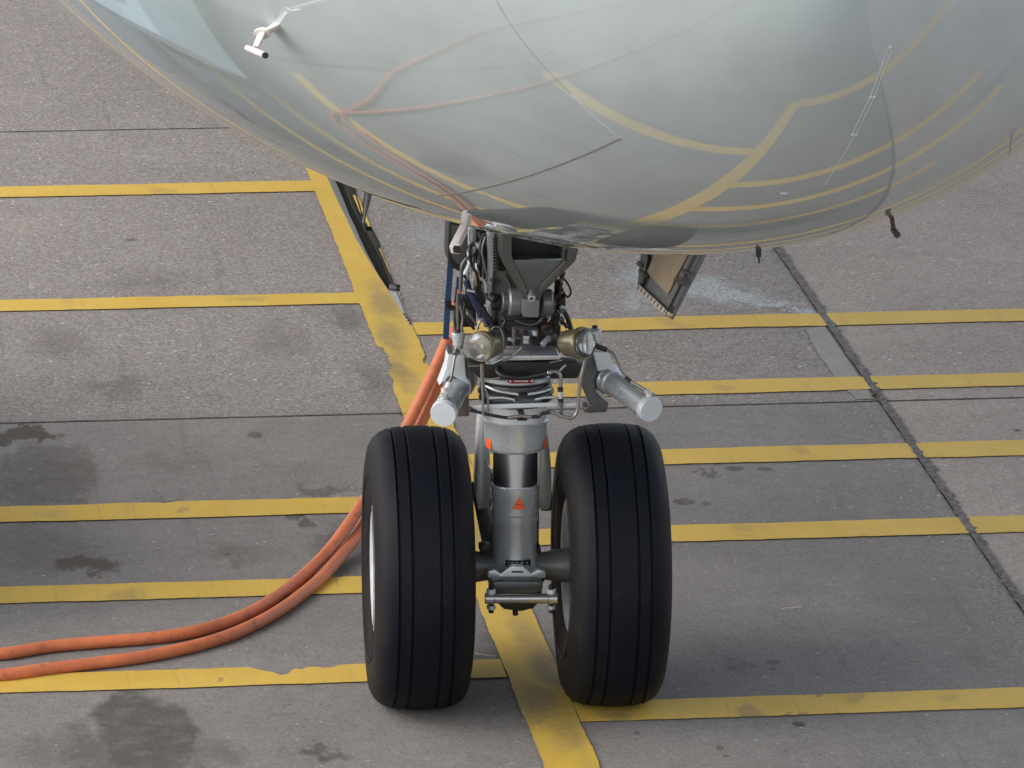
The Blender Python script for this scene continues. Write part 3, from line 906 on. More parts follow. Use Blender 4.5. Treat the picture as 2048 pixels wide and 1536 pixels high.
plate('axle_lug', z2, [(1165, 790), (1175, 800), (1178, 835), (1150, 835)], -.03, .05, 'darkmetal', plane)

# ------------------------------------------------------------------ steering collar, rings and plates
def ring(name, py, r_out, r_in, hgt, m, cx=1036, seg=56, front=True, sub=None):
    "flat ring round the strut; py is the photo row of its front lower rim"
    z = P(cx, py, -r_out).z
    c = SA(z)
    v, f = lathe_data(c, c + Vector((0, LEAN, 1)).normalized(), [(0, r_in), (0, r_out - .003), (.003, r_out), (hgt - .003, r_out), (hgt, r_out - .003), (hgt, r_in)], seg)
    return mesh(name, v, f[:-2], m, sub or plane)
ring('lower_collar', 829, .108, .09, .018, 'midmetal')
ring('lower_collar', 823, .122, .09, .009, 'darkmetal')
ring('scissor_plate', 812, .125, .09, .012, 'midmetal')
ring('scissor_plate', 803, .112, .09, .02, 'darkmetal')
ring('steering_ring', 796, .118, .09, .008, 'midmetal')
ring('steering_ring', 788, .108, .09, .016, 'darkmetal')
sr = ring('steering_ring', 782.5, .121, .09, .018, 'silver')
ring('steering_ring', 775, .117, .09, .010, 'midmetal')
rr = ring('steering_ring', 768, .108, .09, .022, 'silver')
ring('dark_collar', 752, .12, .085, .05, 'darkmetal')
for cx, w in ((1004, 34), (1064, 30)):
    pts = [(cx - w, 797), (cx - w * .4, 799), (cx + w * .4, 800), (cx + w * .7, 803), (cx + w * .4, 806), (cx - w * .3, 805)]
    prism('ring_tab', [P(a, b, -.135) for a, b in pts], Vector((0, .05, .004)), 'greycast', plane, .003)
for side, pts in ((0, [(520, 560), (600, 595), (700, 615), (775, 625)]), (1, [(850, 625), (940, 610), (1010, 590), (1040, 570)])):
    pipe('ring_lip', z8, pts, [-.10, -.125, -.13, -.135] if side == 0 else [-.135, -.13, -.12, -.10], .0045, 'silver', plane)
for side, pts in ((0, [(540, 655), (640, 652), (715, 662), (745, 672)]), (1, [(905, 668), (960, 655), (1040, 648), (1080, 648)])):
    pipe('ring_lip', z8, pts, -.14, .0042, 'silver', plane)
# red placard on the upper ring
pl = plate('red_placard', z8, [(690, 503), (898, 500), (900, 532), (872, 540), (718, 542), (690, 534)], -.118, .006, 'red', plane, .001)
for x, w in ((745, 9), (757, 7), (768, 10), (781, 8), (793, 9), (805, 7), (817, 9), (830, 10), (842, 8)):
    plate('placard_text', z8, [(x, 517), (x + w, 517), (x + w, 526), (x, 526)], -.1195, .0012, 'white_ink', pl, 0)
for tri in ([(705, 514), (722, 524), (712, 530), (703, 522)], [(888, 512), (872, 522), (880, 529), (890, 520)]):
    plate('placard_arrow', z8, tri, -.1195, .0012, 'white_ink', pl, 0)
# plates and bars carried in front
plate('lamp_bracket', z8, [(630, 330), (660, 322), (1100, 320), (1112, 330), (1100, 352), (640, 360)], -.17, .12, 'silver', plane, .003)
plate('dark_shroud', z8, [(385, 370), (520, 392), (640, 372), (1240, 372), (1290, 400), (1240, 500), (1040, 505), (1000, 470), (620, 500), (470, 500), (390, 430)], -.09, .06, 'darkmetal', plane, .004)
plate('cross_bar', z8, [(395, 720), (700, 706), (1078, 695), (1080, 722), (700, 737), (398, 747)], -.165, .014, 'silver_light', plane, .002)
plate('cross_bar', z8, [(1138, 697), (1296, 690), (1298, 716), (1140, 727)], -.165, .014, 'silver_light', plane, .002)
cyl('bar_bolt', P(*z8(388, 737), -.18), P(*z8(388, 737), -.15), .009, 'brown', plane, seg=8)
cyl('bar_bolt', P(*z8(1302, 706), -.18), P(*z8(1302, 706), -.15), .009, 'brown', plane, seg=8)
plate('hose_clamp', z8, [(770, 760), (820, 755), (828, 800), (850, 815), (845, 835), (765, 835), (765, 812), (785, 800)], -.17, .02, 'darkmetal', plane, .003)
# pipes in front of the rings
pipe('hydraulic_pipe', z8, [(400, 748), (470, 768), (560, 788), (640, 803), (720, 812), (780, 800)], -.175, .0055, 'black', plane)
pipe('hydraulic_pipe', z8, [(690, 808), (760, 800), (800, 795), (860, 803), (905, 800), (955, 775), (1010, 765), (1060, 772), (1110, 795), (1180, 810), (1225, 785), (1245, 720), (1252, 620), (1265, 500), (1290, 400), (1300, 330)], -.185, .0062, 'steelpipe', plane)
pipe('hydraulic_pipe', z8, [(880, 803), (930, 800), (960, 778), (1020, 768)], -.192, .0058, 'black', plane)
pipe('hydraulic_pipe', z8, [(1010, 452), (1050, 444), (1085, 452), (1108, 490), (1108, 565)], -.16, .0062, 'steelpipe', plane)
cyl('pipe_nut', P(*z8(1008, 455), -.155), P(*z8(1032, 448), -.16), .008, 'chrome', plane, seg=8)
vt = empty('pipe_coupling', P(*z8(1105, 600), -.16), plane)
o_ = vt.location
cyl('coupling_ring', P(*z8(1105, 568), -.16) - o_, P(*z8(1105, 602), -.16) - o_, .0175 * .55, 'black', vt, seg=12)
cyl('coupling_body', P(*z8(1108, 600), -.16) - o_, P(*z8(1108, 660), -.16) - o_, .0075, 'silver', vt, seg=12)
cyl('coupling_ring', P(*z8(1108, 655), -.16) - o_, P(*z8(1110, 690), -.16) - o_, .0092, 'darkmetal', vt, seg=12)
cyl('coupling_body', P(*z8(1110, 688), -.17) - o_, P(*z8(1112, 790), -.17) - o_, .0058, 'midmetal', vt, seg=12)
pipe('hydraulic_pipe', z8, [(484, 385), (486, 480), (492, 580), (496, 690), (497, 785)], -.18, .0042, 'steelpipe', plane)
pipe('hydraulic_pipe', z8, [(494, 385), (497, 480), (508, 570), (530, 630), (536, 700), (532, 780)], -.175, .0036, 'steelpipe', plane)
pipe('hydraulic_pipe', z8, [(500, 500), (560, 503), (620, 495), (660, 480)], -.12, .0028, 'steelpipe', plane)
pipe('rubber_hose', z8, [(640, 405), (612, 425), (615, 455), (660, 480), (740, 492), (830, 492), (920, 475), (1010, 455)], [-.08, -.10, -.12, -.135, -.14, -.14, -.145, -.155], .0085, 'black', plane)
pipe('electric_lead', z8, [(380, 402), (420, 402), (470, 400)], -.16, .0025, 'steelpipe', plane)
pipe('electric_lead', z8, [(650, 362), (690, 350), (740, 310), (790, 270), (800, 255)], -.2, .004, 'steelpipe', plane)
pipe('electric_lead', z8, [(660, 268), (720, 270), (780, 262), (800, 250)], -.19, .003, 'steelpipe', plane)
pipe('electric_lead', z8, [(1020, 375), (1070, 365), (1120, 355)], -.19, .003, 'steelpipe', plane)
pipe('electric_lead', z8, [(1100, 440), (1130, 410), (1150, 395)], -.15, .005, 'steelpipe', plane)
# junction box between the lamps
jb = plate('junction_box', z8, [(738, 120), (935, 118), (935, 180), (935, 235), (740, 252)], -.12, .05, 'midmetal', plane, .003)
for c_, w_, h_, mm in (((770, 147), 15, 15, 'brown'), ((838, 150), 16, 16, 'darkmetal'), ((905, 150), 16, 14, 'silver_light'), ((838, 185), 25, 18, 'silver'), ((836, 215), 24, 12, 'silver_light'), ((905, 210), 24, 24, 'black'), ((770, 220), 22, 18, 'darkmetal'), ((770, 185), 26, 10, 'midmetal')):
    x, y = c_
    plate('connector', z8, [(x - w_, y - h_), (x + w_, y - h_), (x + w_, y + h_), (x - w_, y + h_)], -.14, .025, mm, jb, .002)
plate('dark_housing', z8, [(640, 60), (760, 40), (1040, 40), (1110, 90), (1100, 380), (640, 380)], -.05, .1, 'darkmetal', plane, .004)
plate('arm_fitting', z8, [(960, 90), (1000, 70), (1040, 85), (1030, 130), (990, 170), (940, 200), (920, 190)], -.09, .04, 'brown', plane, .006)
for a_, b_, r_, mm in (((960, 235), (1020, 175), .009, 'silver'), ((1010, 190), (1060, 160), .012, 'midmetal'), ((1040, 200), (1080, 180), .008, 'black'), ((870, 205), (925, 200), .008, 'darkmetal'), ((700, 190), (740, 198), .006, 'silver_light'), ((1000, 150), (1020, 120), .01, 'darkmetal')):
    cyl('fitting', P(*z8(*a_), -.15), P(*z8(*b_), -.13), r_, mm, plane, seg=12)

# ------------------------------------------------------------------ taxi lights
def lamp(front, back, yf, yb, r, sgn):
    f_, b_ = P(*z8(*front), yf), P(*z8(*back), yb)
    root = empty('landing_light', b_, plane)
    a = Vector((0, 0, 0)); d = f_ - b_
    L = d.length
    d.normalize()
    lathe('lamp_shell', a - d * .012, a + d * L, [(0, .012), (.004, .034), (.02, r * .86), (L * .7, r * .93), (L * .92, r * .96), (L * .95, r * 1.06), (L + .010, r * 1.08), (L + .014, r * 1.04), (L + .014, r * .95), (L + .006, r * .93), (L - .005, r * .93)], 'olive', root, 48)
    # silvered bowl
    pr_ = []
    for k in range(12):
        u = k / 11
        pr_.append((L + .002 - .034 * (1 - u * u), r * .945 * u + .0005))
    v, f = lathe_data(a - d * 0, a + d, pr_, 48)
    mesh('reflector', v, f[:-1], 'reflector', root)
    lathe('lens', a, a + d, [(L + .0055, r * .925), (L + .010, r * .92), (L + .0135, r * .7), (L + .0155, r * .4), (L + .016, .0006)], 'lens', root, 48)
    cyl('bulb', a + d * (L - .03), a + d * (L - .008), .007, 'reflector', root, seg=12)
    return root, d
l1, d1 = lamp((478, 248), (600, 218), -.245, -.165, .0465, -1)
l2, d2 = lamp((1292, 222), (1150, 222), -.235, -.175, .0495, 1)
pipe('lamp_strap', z8, [(560, 115), (590, 92), (625, 100), (648, 140), (655, 200), (655, 290), (640, 345)], [-.20, -.2, -.2, -.205, -.21, -.21, -.21], .0022, 'steelpipe', plane)
plate('lamp_foot', z8, [(520, 378), (560, 385), (630, 352), (655, 340), (655, 352), (570, 392), (520, 388)], -.21, .05, 'silver', plane, .002)
plate('lamp_label', z8, [(560, 128), (582, 118), (608, 160), (585, 170)], -.222, .003, 'black', plane, 0)

# ------------------------------------------------------------------ steering actuators
def actuator(cap, rear, yc, yr, r):
    a, b = P(*cap, yc), P(*rear, yr)
    root = empty('steering_actuator', b, plane)
    d = a - b
    L = d.length
    d.normalize()
    o = Vector((0, 0, 0))
    lathe('barrel', o - d * .03, o + d * L, [(0, .04), (.0, r * 1.0), (.02, r * 1.25), (.075, r * 1.25), (.08, r * 1.15), (.095, r * 1.12), (.10, r * .98), (L - .03, r * .98), (L - .028, r * 1.0), (L + .028, r * 1.0)], 'silver', root, 40)
    lathe('end_cap', o + d * (L - .026), o + d * L, [(0, r * .98), (.002, r * 1.06), (.022, r * 1.06), (.026, r * 1.02), (.0265, 0.0005)], 'silver_light', root, 40)
    return root
actuator((1303, 820), (1205, 750), -.20, .07, .0405)
actuator((886, 829), (924, 757), -.20, .07, .0405)
# brackets
plate('actuator_bracket', z8, [(1368, 292), (1478, 288), (1500, 330), (1545, 455), (1480, 430), (1400, 445), (1385, 380)], -.03, .07, 'silver_light', plane, .005)
plate('actuator_bracket', z8, [(1330, 320), (1372, 292), (1400, 440), (1370, 520), (1400, 640), (1490, 690), (1470, 768), (1350, 775), (1290, 770), (1300, 735), (1340, 705), (1290, 600), (1262, 480)], .0, .09, 'midmetal', plane, .006)
plate('actuator_bracket', z8, [(222, 312), (352, 322), (362, 470), (385, 560), (330, 520), (240, 470), (150, 560), (175, 500), (210, 400)], -.03, .07, 'silver_light', plane, .005)
plate('actuator_bracket', z8, [(352, 330), (395, 380), (430, 480), (420, 560), (385, 640), (390, 800), (290, 805), (300, 640), (360, 560)], .0, .09, 'midmetal', plane, .006)
plate('bracket_lug', z8, [(215, 255), (255, 262), (262, 310), (220, 312)], -.02, .05, 'midmetal', plane, .004)
for x, y0, y1, yy in ((1377, 92, 240, -.02), (301, 125, 265, -.02)):
    pv_ = lathe('pivot_pin', P(*z8(x, y1), yy), P(*z8(x, y0), yy), [(0, .015), (.012, .0165), (.014, .0185), (.03, .0185), (.032, .0205), (.040, .0205), (.042, .0225), (.052, .0225), (.055, .020), (.056, .012), (.052, .0115)], 'silver', plane, 24)
    cyl('pin_bolt', P(*z8(x, y0 + 12), yy), P(*z8(x, y0 - 8), yy), .009, 'darkmetal', pv_, seg=8)
pipe('actuator_hose', z8, [(1355, 240), (1420, 255), (1470, 275), (1520, 305), (1555, 370), (1585, 440), (1625, 495), (1680, 535), (1740, 570), (1775, 590)], [-.06, -.06, -.06, -.07, -.09, -.11, -.13, -.15, -.17, -.18], .0052, 'steelpipe', plane)
cyl('hose_sleeve', P(*z8(1380, 240), -.065), P(*z8(1470, 275), -.065), .009, 'black', plane, seg=12)
cyl('hose_sleeve', P(*z8(1620, 490), -.13), P(*z8(1660, 525), -.145), .0068, 'black', plane, seg=12)
cyl('hose_sleeve', P(*z8(1690, 543), -.15), P(*z8(1775, 592), -.175), .0062, 'black', plane, seg=12)
for x, y, r_, mm in ((1790, 600, .011, 'silver'), (1800, 625, .013, 'silver_light'), (1830, 630, .009, 'steelpipe'), (1770, 630, .009, 'steelpipe')):
    cyl('hose_fitting', P(*z8(x, y - 14), -.185), P(*z8(x, y + 16), -.185), r_, mm, plane, seg=10)
pipe('actuator_hose', z8, [(288, 255), (285, 300), (272, 350), (258, 430), (245, 500), (228, 550)], [-.06, -.07, -.08, -.1, -.12, -.14], .0045, 'steelpipe', plane)
cyl('hose_sleeve', P(*z8(268, 280), -.075), P(*z8(300, 305), -.075), .012, 'midmetal', plane, seg=12)
cyl('hose_sleeve', P(*z8(232, 540), -.14), P(*z8(205, 600), -.16), .010, 'probe', plane, seg=12)
for x, y, r_, mm in ((190, 590, .010, 'probe'), (190, 640, .013, 'silver'), (175, 670, .016, 'silver'), (215, 665, .011, 'steelpipe')):
    cyl('hose_fitting', P(*z8(x, y - 16), -.175), P(*z8(x, y + 18), -.175), r_, mm, plane, seg=10)

# ------------------------------------------------------------------ upper drag fitting and trunnion
yv = -.14
up = -1500
drag = plate('drag_fitting', z7, [(985, 608), (1660, 608), (1700, 740), (1400, 1055), (1372, 1180), (1140, 1190), (1112, 1085), (930, 760)], yv + .010, .10, 'greycast', plane, .006)
plate('pocket_back', z7, [(960, up), (1700, up), (1700, 640), (960, 640)], yv + .085, .03, 'darkmetal', drag, 0)
plate('drag_rail', z7, [(900, up), (985, up), (985, 560), (1030, 690), (1180, 990), (1215, 1080), (1112, 1085), (870, 680), (838, 560)], yv, .11, 'greycast', drag, .008)
plate('drag_rail', z7, [(1668, up), (1895, up), (1892, 480), (1855, 630), (1500, 985), (1400, 1075), (1330, 1060), (1360, 960), (1668, 640)], yv, .11, 'greycast', drag, .008)
pipe('pocket_lip', z7, [(960, 600), (1000, 614), (1060, 620), (1300, 612), (1640, 605), (1672, 598)], yv + .016, .0035, 'silver', drag)
plate('rail_slot', z7, [(1704, 460), (1748, 465), (1735, 628), (1690, 628)], yv - .002, .006, 'black', drag, 0)
boss = lathe('grease_boss', P(*z7(1252, 1010), yv + .02), P(*z7(1250, 1130), yv - .028), [(0, .006), (.01, .0085), (.03, .0095), (.045, .0125), (.056, .0125), (.057, .006), (.050, .005)], 'silver', drag, 24)
cyl('boss_hole', P(*z7(1250, 1128), yv - .0225), P(*z7(1250, 1132), yv - .0305), .0052, 'black', drag, seg=12)
plate('trunnion_tongue', z7, [(1140, 1150), (1362, 1160), (1350, 1388), (1340, 1400), (1135, 1392)], yv + .004, .06, 'castlight', plane, .008)
for x0, x1, y0, y1, mm, yy in ((930, 1098, 1000, 1375, 'castlight', -.04), (1372, 1530, 1010, 1375, 'castlight', -.04), (838, 930, 1050, 1325, 'midmetal', -.02), (1530, 1570, 1060, 1310, 'midmetal', -.02)):
    ym = (y0 + y1) / 2
    r_ = (y1 - y0) / 2 / 6.8267 * 18.4 / 11088
    cyl('trunnion_drum', P(*z7(x0, ym), yy), P(*z7(x1, ym), yy), r_, mm, plane, seg=36)
cyl('trunnion_shaft', P(*z7(700, 1185), 0), P(*z7(1700, 1185), 0), .028, 'darkmetal', plane)
plate('side_plate', z7, [(655, up), (770, up), (800, 420), (795, 760), (780, 1090), (735, 1110), (660, 1080)], .03, .05, 'silver_light', plane, .004)
plate('side_plate', z7, [(655, 1150), (740, 1180), (830, 1300), (860, 1360), (760, 1500), (700, 1480), (650, 1300)], .02, .06, 'silver', plane, .008)
plate('side_plate', z7, [(795, 760), (850, 780), (905, 830), (930, 1010), (850, 1060), (790, 1040)], .04, .05, 'midmetal', plane, .004)
# return spring
coil = []
pa, pb = P(*z7(775, 310), -.02), P(*z7(810, 745), -.02)
for k in range(0, 10 * 12 + 1):
    u = k / 120
    c = pa.lerp(pb, u)
    rr_ = .011 + .008 * u
    coil.append(c + Vector((math.cos(k * math.pi / 6) * rr_, math.sin(k * math.pi / 6) * rr_, 0)))
v, f = tube_data(coil, .0028, 7, 1)
mesh('return_spring', v, f, 'black', plane, ang=70)
cyl('spring_guide', pa, pb, .009, 'darkmetal', plane)
# left hand equipment: tubes, looms, dark boxes
cyl('shock_tube', P(*z7(430, up), .10), P(*z7(430, 420), .10), .012, 'silver_light', plane)
plate('bay_bracket', z7, [(480, up), (660, up), (655, 880), (600, 860), (560, 760), (490, 700)], .16, .05, 'darkmetal', plane, .004)
plate('bay_bracket', z7, [(380, 500), (450, 560), (480, 700), (440, 790), (400, 830), (340, 900), (325, 820), (385, 700)], .09, .03, 'silver_light', plane, .004)
plate('valve_block', z7, [(270, 1180), (480, 1190), (500, 1420), (480, 1536), (255, 1536), (262, 1300)], .12, .1, 'darkmetal', plane, .006)
plate('valve_block', z7, [(480, 1000), (660, 1060), (650, 1220), (560, 1240), (470, 1180)], .08, .06, 'darkmetal', plane, .006)
for a_, b_, r_, mm, yy in (((400, 420), (455, 400), .008, 'midmetal', .06), ((500, 400), (540, 440), .008, 'silver_light', .05), ((430, 500), (470, 540), .011, 'black', .06), ((680, 1110), (760, 1160), .014, 'darkmetal', -.02), ((700, 880), (740, 900), .006, 'brown', .0), ((340, 1340), (420, 1360), .014, 'midmetal', .1), ((500, 660), (520, 800), .006, 'silver_light', .07), ((540, 460), (530, 680), .006, 'midmetal', .05), ((600, 640), (605, 700), .005, 'silver_light', .05)):
    cyl('fitting', P(*z7(*a_), yy), P(*z7(*b_), yy - .02), r_, mm, plane, seg=12)
for pts, yy, r_, mm in (
        ([(600, 250), (590, 340), (520, 420), (450, 540), (360, 600), (300, 700), (290, 850), (280, 1040)], .04, .0062, 'midmetal'),
        ([(420, 400), (410, 560), (440, 700), (500, 800), (520, 950), (500, 1100), (520, 1250)], .03, .0048, 'black'),
        ([(470, 560), (460, 700), (480, 840), (470, 960), (520, 1080)], .02, .0036, 'black'),
        ([(520, 430), (500, 560), (530, 700), (560, 850), (540, 1000)], .05, .005, 'darkmetal'),
        ([(640, 260), (620, 420), (640, 640), (610, 860), (600, 1050)], .07, .0075, 'black'),
        ([(560, 420), (600, 560), (590, 720), (640, 900)], .06, .005, 'black'),
        ([(360, 1290), (420, 1380), (480, 1470), (520, 1560)], .0, .0042, 'midmetal'),
        ([(190, 1300), (190, 1400), (200, 1536), (210, 1600)], .12, .004, 'midmetal'),
        ([(245, 1080), (245, 1300), (250, 1500), (262, 1640)], .09, .006, 'midmetal'),
        ([(240, 850), (230, 960), (210, 1100), (195, 1200)], .2, .004, 'blue'),
        ([(500, 1560), (560, 1440), (620, 1490), (680, 1560)], -.02, .004, 'steelpipe'),
        ([(600, 1260), (640, 1380), (700, 1480), (760, 1540)], .0, .006, 'midmetal')):
    pipe('loom', z7, pts, yy, r_, mm, plane)
for pts, yy, r_, mm in (
        ([(405, 190), (400, 330), (430, 450), (420, 620), (380, 760), (390, 900)], .05, .004, 'silver'),
        ([(520, 240), (560, 330), (545, 470), (600, 600), (590, 800)], .03, .0045, 'midmetal'),
        ([(620, 300), (575, 480), (610, 700), (640, 840), (600, 1000), (640, 1150)], .02, .0035, 'steelpipe'),
        ([(330, 820), (380, 940), (360, 1080), (420, 1230)], .03, .0045, 'black'),
        ([(470, 780), (490, 900), (450, 1030)], .0, .0032, 'tan'),
        ([(300, 1120), (340, 1200), (330, 1330), (400, 1470), (470, 1560)], .03, .005, 'black'),
        ([(270, 1240), (310, 1390), (300, 1536), (330, 1640)], .05, .004, 'steelpipe'),
        ([(560, 860), (620, 930), (640, 1060)], .01, .006, 'silver'),
        ([(880, 820), (930, 900), (980, 1010), (1040, 1060)], -.03, .004, 'midmetal'),
        ([(1400, 1400), (1340, 1470), (1240, 1500), (1130, 1480), (1040, 1440)], -.07, .004, 'midmetal'),
        ([(1560, 1290), (1500, 1420), (1420, 1500), (1380, 1600)], -.05, .0045, 'steelpipe'),
        ([(860, 1340), (900, 1430), (860, 1520), (900, 1620)], -.05, .005, 'black')):
    pipe('loom', z7, pts, yy, r_, mm, plane)
pipe('blue_sleeve', z7, [(350, 900), (375, 940), (400, 1040), (450, 1150), (520, 1280), (560, 1400)], -.01, .0105, 'navy', plane)
pipe('blue_sleeve', z7, [(430, 1060), (480, 1160), (560, 1260), (620, 1400), (640, 1520)], -.015, .009, 'navy', plane)
pipe('rubber_hose', z7, [(560, 1240), (620, 1340), (690, 1450), (740, 1560)], -.02, .0085, 'black', plane)
cyl('sleeve_band', P(*z7(375, 1025), -.02), P(*z7(470, 1050), -.02), .004, 'silver_light', plane)
# right hand wiring
for pts, yy, r_, mm in (
        ([(1690, 770), (1660, 860), (1640, 1000), (1620, 1180), (1640, 1300)], -.02, .0075, 'brown'),
        ([(1690, 870), (1740, 930), (1785, 1030), (1770, 1100), (1730, 1115), (1690, 1060), (1665, 1000)], -.02, .0035, 'darkmetal'),
        ([(1600, 880), (1590, 1060), (1570, 1240), (1560, 1420), (1540, 1560)], .0, .008, 'darkmetal'),
        ([(1640, 1270), (1690, 1310), (1740, 1400), (1770, 1500), (1790, 1570)], -.03, .0085, 'black'),
        ([(1570, 1100), (1600, 1200), (1640, 1280)], -.02, .006, 'darkmetal'),
        ([(1640, 1460), (1690, 1480), (1740, 1536)], -.05, .0065, 'black'),
        ([(1480, 1400), (1460, 1480), (1430, 1560)], -.03, .008, 'brown')):
    pipe('loom', z7, pts, yy, r_, mm, plane)
for x, y, r_, mm in ((1670, 1270, .009, 'silver_light'), (1660, 1300, .011, 'midmetal'), (1650, 1430, .011, 'midmetal'), (1650, 1470, .009, 'silver_light'), (1660, 890, .006, 'tan'), (1600, 1120, .014, 'darkmetal'), (1650, 1180, .010, 'brown'), (1570, 1380, .018, 'darkmetal'), (1600, 1470, .018, 'darkmetal')):
    cyl('fitting', P(*z7(x - 12, y - 14), -.04), P(*z7(x + 14, y + 14), -.05), r_, mm, plane, seg=12)

# ------------------------------------------------------------------ gear doors
YD = -.57
tipR, tipL = P(1340, 637, YD), P(825, 645, YD)
hinR = P(1404, 512, YD)
hinR = tipR + (hinR - tipR) * 2.3
dnR = (hinR - tipR).cross(Vector((0, 1, 0))).normalized()
if dnR.x > 0: dnR = -dnR                      # faces inboard
def D(px, py, k=0.0): return PP(px, py, tipR, dnR) + dnR * k
chamf = D(1278, 580)
aft = D(1291, 512)
upd = (hinR - tipR).normalized()
outl = [tipR, chamf, aft, aft + upd * .22, tipR + upd * ((tipR - hinR).length)]
doorR = prism('gear_door', outl, -dnR * .012, 'doorgrey', plane, .002)
doorR['label'] = 'right gear door with a tan inner panel and a row of holes'
prism('inner_panel', [D(1297, 546, .003), D(1338, 590, .003), D(1346, 576, .003), D(1352, 560, .003), D(1378, 512, .003), D(1400, 470, .003), D(1330, 470, .003)], dnR * .004, 'tan', doorR, .001)
prism('frame_rail', [D(1339, 604, .0), D(1352, 616, 0), D(1404, 510, 0), D(1392, 500, 0), D(1386, 512, 0)], dnR * .012, 'doorgrey', doorR, .002)
prism('edge_rail', [D(1340, 636.5, -.001), D(1344, 627, -.001), D(1404, 508, -.001), D(1400, 506, -.001)], dnR * .02, 'doordark', doorR, .002)
prism('frame_rail', [D(1282, 576, .0), D(1292, 569, 0), D(1303, 520, 0), D(1300, 500, 0), D(1290, 500, 0)], dnR * .014, 'doordark', doorR, .002)
fl0, fl1 = D(1276.5, 579, .0), D(1339.5, 636, .0)
fw = D(1283, 574.5) - D(1276.5, 579)
prism('perforated_flange', [fl0, fl1, fl1 + fw * 1.3, fl0 + fw * 1.5], dnR * .016, 'flangetan', doorR, .001)
for k in range(9):
    c = fl0.lerp(fl1, .06 + .105 * k) + fw * .75 + dnR * .016
    cyl('flange_hole', c - dnR * .002, c + dnR * .0012, .0074, 'black', doorR, seg=12, bev=.0003)
for (x0, y0, x1, y1, r_) in ((1358, 563, 1380, 560, .008), (1366, 570, 1378, 568, .010), (1287, 545, 1298, 555, .008), (1374, 545, 1388, 552, .007), (1284, 530, 1294, 535, .009)):
    cyl('door_bracket', D(x0, y0, .012), D(x1, y1, .012), r_, 'doordark', doorR, seg=10)
# left door: a curved panel whose front edge faces the camera
def lp(pts, y, th, name, m, parent, bev=.002):
    return prism(name, [P(a, b, y) for a, b in pts], Vector((0, th, 0)), m, parent, bev)
DL = [(612, 250), (634, 305), (655, 356), (665.5, 381), (684.5, 421), (697.7, 447), (712, 478), (728.5, 506), (750.4, 541), (765, 564), (784.5, 592), (806, 625), (824.6, 652)]
DS = [(638, 250), (655, 315), (668, 356), (674, 368), (686, 396), (700.6, 434), (709.4, 450), (721, 478), (736, 510), (755, 545), (776.7, 578)]
DB = [(660, 250), (674, 330), (687.4, 374), (700.6, 408), (715, 437), (728.5, 459), (743, 485.5), (765, 525), (780, 566)]
DR = [(676, 250), (690, 330), (698, 372), (703, 395), (715, 425), (725.5, 438), (727.5, 449), (736, 466), (756, 499), (775, 540), (784, 557)]
doorL = lp(DL + [(828, 655), (818, 632), (795, 580)] + DS[::-1], YD, .035, 'gear_door', 'doorskin', plane)
doorL['label'] = 'long curved left gear door seen edge on'
lp(DS + [(788, 580)] + DB[::-1], YD + .006, .42, 'door_seal', 'black', doorL)
lp(DB + [(790, 572)] + DR[::-1], YD + .002, .30, 'frame_rail', 'doordark', doorL)
lp([(812, 632), (822, 648), (820, 652), (806, 627), (783, 590), (777, 579), (790, 578)], YD - .004, .01, 'door_lip', 'silver', doorL)
lp([(734, 463), (746, 462), (763, 493), (757, 500), (745, 486)], YD - .004, .06, 'hinge_bracket', 'doordark', doorL)
lp([(684, 350), (705, 360), (714, 384), (710, 390), (702, 391), (697, 377)], YD - .004, .05, 'hinge_bracket', 'doordark', doorL)
tube('bracket_hoop', [P(711, 388, YD), P(717, 405, YD), P(722.5, 424, YD), P(724.5, 434, YD), P(716, 437, YD)], .0026, 'doordark', doorL)
tube('bracket_hoop', [P(727, 446, YD), P(728, 455, YD), P(733, 463, YD), P(744, 463, YD)], .004, 'doordark', doorL)
cyl('roller', P(779, 573, YD - .01), P(793, 575, YD - .015), .0125, 'midmetal', doorL, seg=16)
cyl('roller_tip', P(790, 575, YD - .015), P(800, 576.5, YD - .018), .010, 'black', doorL, seg=16)
for k in range(4):
    lp([(806 + 4.2 * k, 628 + 6 * k), (810 + 4.2 * k, 627 + 6 * k), (811 + 4.2 * k, 630 + 6 * k), (808 + 4.2 * k, 631 + 6 * k)], YD - .006, .003, 'edge_rivet', 'brown', doorL, 0)
ra, rb = P(739, 370, YD + .02), P(726.5, 446, YD - .002)
rdir = (rb - ra).normalized(); RL = (rb - ra).length
lathe('door_rod', ra - rdir * .4, rb, [(0, .013), (.4, .0135), (.4 + RL * .45, .011), (.4 + RL * .85, .005), (.4 + RL, .0045)], 'midmetal', plane, 16)

# ================================================================== GROUND POWER CABLES
CR = .0215
def hose(pts, r, label, extra):
    o = tube('power_cable', pts, r, 'orange', None, seg=18, n=10)
    tag(o, label, 'cable', 'orange ground power cables')
    return o
def gz(px, py, z=CR): return PZ(px, py, z)
low = Vector((0, 0, 0))
